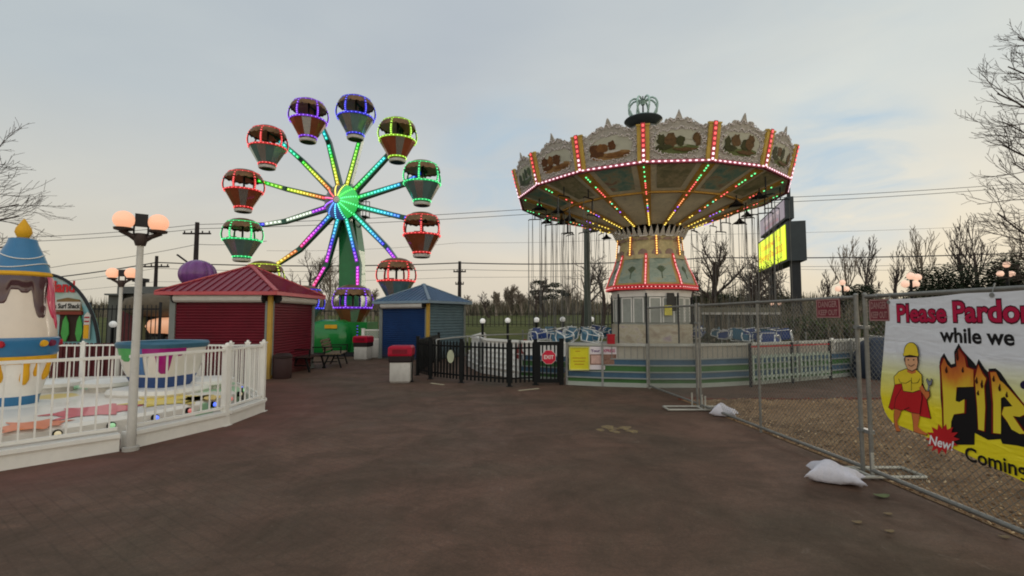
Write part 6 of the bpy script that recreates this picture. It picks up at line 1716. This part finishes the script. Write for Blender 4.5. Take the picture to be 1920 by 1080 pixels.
for i, u in enumerate((236, 262, 322)):
    q_ = P(u, 600, 23.8); mb = MB(); mb.box((q_.x, 23.9, 1.0), (.5, .06, 2.0)); mb.build('door', paint('door_maroon', srgb(90, 40, 44), .6) if i != 1 else paint('door_olive', srgb(96, 96, 66), .7), gh, world=True)
c_ = P(212, 608, 16); t_ = thing('globe_lamp', 'faintly glowing white globe lamp left of the farther lamp post, near the grey hall', 'globe lamp', (c_.x, 16, 0)); mb = MB(); mb.tube([(0, 0, 0), (0, 0, c_.z - .1)], .04, 8); mb.build('post', BLACK, t_); mb = MB(); mb.ball((0, 0, c_.z), .11, 16, 10); mb.build('globe', WG, t_, smooth=True)
# purple ribbed dome (balloon-like top of another ride)
c_ = P(371, 512, 20); t_ = thing('purple_dome', 'purple ribbed dome of another ride rising behind the red kiosk roof', 'ride top', (c_.x, 20, 0))
mb = MB(); rr_ = .70; prof = [(rr_ * sin(pi * i / 16) * 1.0, -rr_ * .86 * cos(pi * i / 16)) for i in range(17)]
mb.lathe(prof, (0, 0, c_.z - .05), 64, False, wob=lambda a, i: 1 - .10 * abs(sin(a * 4)) ** .7 if False else 1 - .16 * (1 - abs(cos(a * 5 + .4))) ** 2)
mb.build('ribbed_shell', paint('purple_fibreglass', srgb(112, 62, 122), .35, coat=.4, var=.18, scale=3, dirt=.1), t_, smooth=True)
mb = MB(); mb.tube([(0, 0, 0), (0, 0, c_.z - .5)], .16, 12); mb.build('stem', GREENM, t_, smooth=2)
# low pavilion seen through the fence
x0, x1 = P(1312, 600, 27).x, P(1455, 600, 27).x
pv_ = thing('pavilion', 'low open shelter with a pale flat roof behind the swing carousel on the right', 'shelter', ((x0 + x1) / 2, 27, .5))
zt_ = P(1400, 578, 27).z
mb = MB(); mb.box(((x0 + x1) / 2, 28, zt_ - .14), (x1 - x0, 2.8, .34)); mb.build('roof', paint('shelter_roof', srgb(112, 108, 92), .8, dirt=.3), pv_, world=True)
mb = MB(); mb.box(((x0 + x1) / 2, 26.55, zt_ - .30), (x1 - x0 + .1, .08, .12)); mb.build('gutter', OLDWHITE, pv_, world=True)
mb = MB(); mb.box(((x0 + x1) / 2, 29.3, (zt_ + .3) / 2), (x1 - x0, .1, zt_ - .4)); mb.build('back_wall', paint('shelter_back', srgb(64, 54, 44), .9, var=.2), pv_, world=True)
for i in range(4):
    mb = MB(); x = x0 + (x1 - x0) * (.04 + .92 * i / 3); mb.box((x, 26.8, (.3 + zt_ - .3) / 2), (.12, .12, zt_ - .4)); mb.build('post', GREY, pv_, world=True)
# ------------------------------------------------------------------ bare winter trees
def grow(mt, mc, p, d, L, r, lev, maxl, rg, kids, rmin, up=.12, wig=.16, spread=(.45, 1.0)):
    segs = 5 if lev == 0 else 4 if lev < maxl else 3
    pts = [p.copy()]; rs = [r]; q = p.copy(); dd = d.copy()
    r1 = max(rmin, r * (.5 if lev else .42))
    for i in range(segs):
        dd = (dd + V((rg.uniform(-1, 1), rg.uniform(-1, 1), rg.uniform(-1, 1))) * wig + V((0, 0, up))).normalized()
        q = q + dd * (L / segs); pts.append(q.copy()); rs.append(r + (r1 - r) * (i + 1) / segs)
    (mt if lev < 1 else mc).tube(pts, rs, 7 if lev == 0 else 4 if lev == 1 else 3, False)
    if lev >= maxl: return
    n = kids[lev]
    for i in range(n):
        f = (.30 if lev == 0 else .18) + (.98 - (.30 if lev == 0 else .18)) * (i + rg.random() * .8) / n
        k = min(segs - 1, int(f * segs)); g_ = f * segs - k; bp_ = pts[k].lerp(pts[k + 1], min(1, g_))
        ax_ = (pts[k + 1] - pts[k]).normalized()
        pr = V((rg.uniform(-1, 1), rg.uniform(-1, 1), rg.uniform(-.4, .8))); pr = (pr - ax_ * pr.dot(ax_)).normalized()
        an = rg.uniform(*spread); nd = (ax_ * cos(an) + pr * sin(an)).normalized()
        rr = (rs[k] + (rs[k + 1] - rs[k]) * g_) * rg.uniform(.45, .65)
        grow(mt, mc, bp_, nd, L * rg.uniform(.42, .68) * (1.1 - .35 * f), max(rmin, rr), lev + 1, maxl, rg, kids, rmin, up, wig, spread)
def tree(u, Y, vtop, r, seed, label, kids=(7, 6, 5), rmin=None, up=.12, wig=.16, lean=(0, 0), spread=(.45, 1.0), grp='bare winter trees behind the rides', bark=None, Lk=.62):
    x = P(u, 560, Y).x; gz_ = terr(x, Y) - .05; h = P(u, vtop, Y).z - gz_
    rg = random.Random(seed); rmin = rmin or Y * .00034
    mt, mc = MB(), MB()
    grow(mt, mc, V((0, 0, 0)), V((lean[0], lean[1], 1)).normalized(), h * Lk, r, 0, len(kids), rg, kids, rmin, up, wig, spread)
    zm = max(v.z for v in mc.v); k = h / zm
    for m_ in (mt, mc):
        for v in m_.v: v *= k
    t_ = thing('bare_tree', label, 'tree', (x, Y, gz_), 0, grp)
    mt.build('trunk', bark or BARK, t_); mc.build('crown', bark or BARK, t_)
    return t_
DB = paint('dark_bark', srgb(72, 62, 58), .9, var=.25, scale=4)
PB = paint('pale_bark', srgb(128, 116, 104), .9, var=.2, scale=4)
# behind the swing ride, right of its column
tree(1345, 34, 432, .20, 21, 'tall forked bare tree just right of the swing carousel column', (8, 7, 5), bark=DB, wig=.22, Lk=.5)
tree(1392, 31, 478, .16, 22, 'broad twiggy bare tree between the swing column and the pylon sign', (10, 8, 6), bark=DB, wig=.2, Lk=.5, spread=(.6, 1.2))
tree(1300, 42, 488, .14, 31, 'bare tree half hidden behind the swing column on its right side', (7, 6, 5), bark=DB)
tree(1445, 40, 470, .15, 24, 'bare tree showing between the poles of the pylon sign', (8, 6, 5), bark=DB, wig=.24)
tree(1480, 44, 500, .13, 25, 'smaller bare tree right behind the thick pylon pole', (7, 6, 5), bark=PB)
# left of the column
tree(1092, 32, 470, .15, 26, 'crooked bare tree standing just left of the grey-green mast', (5, 5, 4), bark=DB, wig=.30, Lk=.6, lean=(-.1, 0))
tree(1128, 33, 478, .14, 27, 'crooked bare tree standing just right of the grey-green mast', (5, 5, 4), bark=DB, wig=.28, lean=(.2, 0))
tree(1022, 52, 520, .20, 28, 'dark tree with clumped tufts left of the swing carousel hanging seats', (6, 6, 5), bark=DB, wig=.3)
for u_, vt_, sd_, lb_ in ((930, 545, 129, 'dense bare tree on the bank, left of three in a clump'), (978, 540, 131, 'dense bare tree on the bank, right of three in a clump')):
    tree(u_, 58, vt_, .13, sd_, lb_, (12, 8, 6), bark=PB, Lk=.42, wig=.1, up=.10, spread=(.3, .8))
tree(954, 60, 532, .16, 29, 'rounded dense bare tree on the horizon left of the swing carousel', (13, 9, 7), bark=PB, Lk=.42, wig=.1, up=.1, spread=(.3, .9))
tree(918, 50, 545, .16, 30, 'small leaning bare tree on the horizon at the left end of the bank', (5, 5, 4), bark=DB, lean=(-.5, 0), wig=.3)
tree(1010, 44, 528, .10, 33, 'slim leaning bare tree crossing the tufted dark tree', (4, 5, 4), bark=DB, lean=(-.35, 0), wig=.25)
tree(1065, 56, 528, .18, 34, 'bare tree on the horizon behind the hanging seats at the left', (8, 7, 5), bark=PB)
tree(1180, 58, 540, .18, 35, 'low bare tree close behind the left side of the swing column', (9, 7, 6), bark=PB)
# behind the ferris wheel
tree(575, 34, 462, .13, 36, 'bare tree whose forked branches rise behind the left side of the ferris wheel tower', (8, 6, 5), bark=DB, wig=.2)
tree(612, 38, 480, .10, 37, 'pale twiggy tree directly left of the ferris wheel tower', (9, 8, 6), bark=PB, wig=.2)
tree(700, 44, 540, .12, 38, 'low bare tree between the ferris wheel tower and the blue kiosk', (9, 7, 5), bark=PB)
tree(880, 62, 552, .16, 39, 'low bare tree just right of the blue kiosk', (9, 7, 5), bark=PB)
# right hand row
for i, (u, Y, vt, r, lb) in enumerate(((1590, 52, 446, .15, 'slim bare tree above the cluster lamp, leftmost of the row on the right'), (1622, 55, 438, .15, 'second bare tree from the left in the row on the right'), (1672, 50, 452, .16, 'short forked bare tree left of the dark evergreen'),
        (1738, 46, 420, .17, 'bare tree rising from the left end of the dark evergreen'), (1800, 42, 405, .20, 'tall bare tree just right of the dark evergreen'), (1850, 40, 398, .20, 'tallest bare tree of the row, at the right end of it'), (1905, 36, 440, .18, 'bare tree of the row nearest the right edge of the photo'), (1640, 64, 500, .12, 'smallest bare tree of the row, low behind the fence junction'), (1545, 60, 505, .12, 'low bare tree right of the pylon sign'))):
    tree(u, Y, vt, r, 50 + i, lb, (7, 5, 4), bark=DB if i % 3 else PB, wig=.15, up=.22, spread=(.3, .7), grp='bare trees in the row on the right', rmin=Y * .0004)
# big tree whose branches reach in at the right edge
rg = random.Random(77); mt, mc = MB(), MB()
bx = P(2030, 560, 17).x
mt.tube([V((0, 0, 0)), V((-.1, 0, 3)), V((.1, 0, 7)), V((0, .2, 10.5))], [.34, .28, .2, .1], 9, False)
for (v0, u1, v1, rr) in ((250, 1822, 160, .06), (330, 1835, 260, .055), (180, 1872, 100, .05), (420, 1850, 330, .05), (360, 1880, 280, .045), (500, 1812, 374, .05), (520, 1860, 440, .05), (300, 1858, 205, .045), (120, 1900, 60, .04), (470, 1890, 400, .045), (545, 1895, 490, .04)):
    a = P(2030, v0, 17) - V((bx, 17, 0)); b_ = P(u1, v1, 17 + rg.uniform(-1.5, 1.5)) - V((bx, 17, 0)); d = (b_ - a)
    grow(mt, mc, V((0, 0, max(2.2, a.z))), d.normalized(), d.length * .72, rr, 1, 4, rg, (0, 6, 5, 3), .0065, .0, .13, (.3, .8))
t_ = thing('bare_tree', 'large near bare tree whose branches reach in from the right edge of the photo', 'tree', (bx, 17, 0))
mt.build('trunk', DB, t_); mc.build('crown', DB, t_)
rg = random.Random(81); mt, mc = MB(), MB(); bx = P(-150, 560, 16).x
mt.tube([V((0, 0, 0)), V((.1, 0, 3)), V((0, 0, 7.4))], [.30, .22, .1], 9, False)
for (v0, u1, v1, rr) in ((330, 35, 262, .035), (400, 45, 338, .04), (440, 78, 362, .04), (430, 95, 405, .04), (470, 60, 425, .035), (370, 20, 300, .03)):
    a = P(-150, v0, 16) - V((bx, 16, 0)); b_ = P(u1, v1, 16 + rg.uniform(-1, 1)) - V((bx, 16, 0)); d = b_ - a
    grow(mt, mc, V((0, 0, max(2, a.z))), d.normalized(), d.length * .74, rr, 1, 4, rg, (0, 5, 4, 3), .006, .0, .13, (.3, .8))
t_ = thing('bare_tree', 'bare tree whose thin branches reach in from the left edge of the photo', 'tree', (bx, 16, 0))
mt.build('trunk', DB, t_); mc.build('crown', DB, t_)
# tufted foliage on the dark tree; evergreen clumps
FOL = paint('evergreen_needles', srgb(46, 54, 36), .95, var=.45, scale=2.2, dirt=.4)
def leafclump(mb, c, rx, ry, rz_, n, s, rg):
    for i in range(n):
        while True:
            q = V((rg.uniform(-1, 1), rg.uniform(-1, 1), rg.uniform(-1, 1)))
            if .25 < q.length < 1: break
        q = V((c[0] + q.x * rx, c[1] + q.y * ry, c[2] + q.z * rz_)); a, b_ = rg.random() * 6.3, rg.uniform(-1, 1)
        x = V((cos(a), sin(a), b_ * .6)).normalized(); y = x.cross(V((rg.uniform(-1, 1), rg.uniform(-1, 1), 1)).normalized()).normalized(); k = s * rg.uniform(.5, 1.3)
        mb.add([q - x * k, q + y * k * .5, q + x * k, q - y * k * .5], [(0, 1, 2, 3)])
def evergreen(u, Y, vtop, w, label, seed, n=5000, cl=9):
    x = P(u, 560, Y).x; gz_ = terr(x, Y); h = P(u, vtop, Y).z - gz_; rg = random.Random(seed)
    t_ = thing('evergreen_tree', label, 'tree', (x, Y, gz_), 0, 'dark evergreens')
    mb = MB(); mb.tube([(0, 0, 0), (0, 0, h * .8)], [.2, .06], 7)
    for i in range(6): a = i * 1.1; mb.tube([(0, 0, h * .3), (w * .3 * cos(a), w * .3 * sin(a), h * .6)], [.08, .03], 5)
    mb.build('trunk', BARK, t_)
    mb = MB()
    for i in range(cl):
        f = i / cl; a = rg.random() * 6.3; rr = w / 2 * math.sqrt(rg.random()) * .8
        cz = h * rg.uniform(.25, .82) * (1 - .25 * rr / (w / 2)); s_ = rg.uniform(.22, .36)
        leafclump(mb, (rr * cos(a), rr * sin(a), cz), w * s_, w * s_, min(h - cz, h * s_ * 1.1) + .02, n // cl, .11, rg)
    mb.build('crown', FOL, t_)
evergreen(1762, 38, 494, 5.2, 'broad dark evergreen bush right of the cluster lamp', 1, 14000, 16)
evergreen(1912, 34, 470, 4.0, 'dark evergreen at the right edge of the photo', 2, 9000, 12)
evergreen(1590, 46, 532, 5.0, 'low dark evergreen behind the fence left of the junction', 3, 7000)
evergreen(1345, 40, 548, 4.5, 'low dark evergreen right of the swing carousel column', 4, 6000)
evergreen(1420, 42, 540, 6.0, 'wide low evergreen between the pylon sign poles', 5, 7000)
evergreen(1840, 36, 545, 6.0, 'low wide evergreen hedge mass behind the banner', 6, 9000, 12)
mb = MB(); rg = random.Random(9); x = P(1022, 560, 52).x; gz_ = terr(x, 52)
for u, v, s_ in ((1012, 530, .75), (1040, 535, .8), (1028, 545, .7), (1005, 548, .8), (1052, 546, .7), (1035, 556, .9), (1015, 560, .8), (1062, 552, .5), (1022, 538, .5)):
    c_ = P(u, v, 52); leafclump(mb, (c_.x, 52 + rg.uniform(-1, 1), c_.z), s_, s_, s_ * .35, 260, .14, rg)
o = mb.build('ivy_tufts', FOL, org=(x, 52, gz_)); tag(o, 'dark evergreen tufts of ivy growing in the crooked tree on the bank', 'ivy', kind='stuff')
# far-off scrub that reads as one mass
rg = random.Random(12); mb = MB()
TW = [paint('scrub_a', srgb(112, 102, 86), .95, var=.3), paint('scrub_b', srgb(132, 122, 106), .95, var=.3), paint('scrub_c', srgb(80, 74, 62), .95, var=.3), paint('scrub_green', srgb(72, 80, 52), .95, var=.3)]
for i in range(14000):
    Y = rg.uniform(58, 76); x = rg.uniform(-75, 85); u = x / Y * 900
    h = 1.7 + 1.7 * noise.noise(V((x * .09, 1, 0))) + 1.2 * noise.noise(V((x * .3, 4, 0))) + (.8 if u > 330 else 0); h = max(.7, h) * rg.uniform(.5, 1.25)
    g0 = terr(x, Y); mb.use(TW[min(3, int(rg.random() * (3.2 if u < 330 else 4)))])
    a = V((x, Y, g0)); b_ = a + V((rg.uniform(-.6, .6), rg.uniform(-.4, .4), h)); w = rg.uniform(.02, .06)
    mb.add([a - V((w * 2, 0, 0)), a + V((w * 2, 0, 0)), b_ + V((w * .3, 0, 0)), b_ - V((w * .3, 0, 0))], [(0, 1, 2, 3)])
    if rg.random() < .8:
        m_ = a.lerp(b_, rg.uniform(.3, .7)); e = m_ + V((rg.uniform(-.7, .7), 0, rg.uniform(.1, .8))); mb.add([m_ - V((0, 0, w)), e, m_ + V((0, 0, w))], [(0, 1, 2)])
for i in range(26000):
    Y = rg.uniform(62, 74); x = rg.uniform(-75, 85); h = .3 + 1.0 * rg.random() + .5 * noise.noise(V((x * .2, 9, 0)))
    g0 = terr(x, Y); mb.use(TW[2 + (rg.random() < .3)]); q = V((x, Y, g0 + rg.random() * max(.2, h))); s_ = rg.uniform(.08, .22)
    mb.add([q - V((s_, 0, 0)), q + V((0, .05, s_)), q + V((s_, 0, .03)), q - V((0, 0, s_))], [(0, 1, 2, 3)])
tag(mb.build('scrub_woodland'), 'belt of brown winter scrub and brambles along the horizon', 'scrub', kind='stuff')
# taller, darker brush close behind the fence on the right
mb = MB()
for i in range(30000):
    Y = rg.uniform(24, 34); u = rg.uniform(340, 1150); x = u / 900 * Y
    hmax = (1.2 + .5 * noise.noise(V((x * .5, 2, 0))) + .35 * noise.noise(V((x * 1.7, 5, 0)))) * min(1, max(.35, (u - 300) / 260))
    g0 = terr(x, Y); z_ = g0 + hmax * rg.random() ** .8; mb.use(TW[rg.choice((0, 2, 3, 3))]); s_ = rg.uniform(.04, .13); a = rg.random() * 6.3
    q = V((x, Y, z_)); mb.add([q - V((s_ * cos(a), s_ * sin(a), 0)), q + V((0, .03, s_)), q + V((s_ * cos(a), s_ * sin(a), .02)), q - V((0, 0, s_))], [(0, 1, 2, 3)])
for i in range(2500):
    Y = rg.uniform(24, 34); u = rg.uniform(340, 1150); x = u / 900 * Y; g0 = terr(x, Y); h = rg.uniform(.8, 2.6); mb.use(TW[rg.choice((0, 1, 2))])
    a = V((x, Y, g0)); b_ = a + V((rg.uniform(-.4, .4), 0, h)); mb.add([a - V((.03, 0, 0)), a + V((.03, 0, 0)), b_], [(0, 1, 2)])
tag(mb.build('brush'), 'dark tangled brush behind the fence on the right', 'brush', kind='stuff')
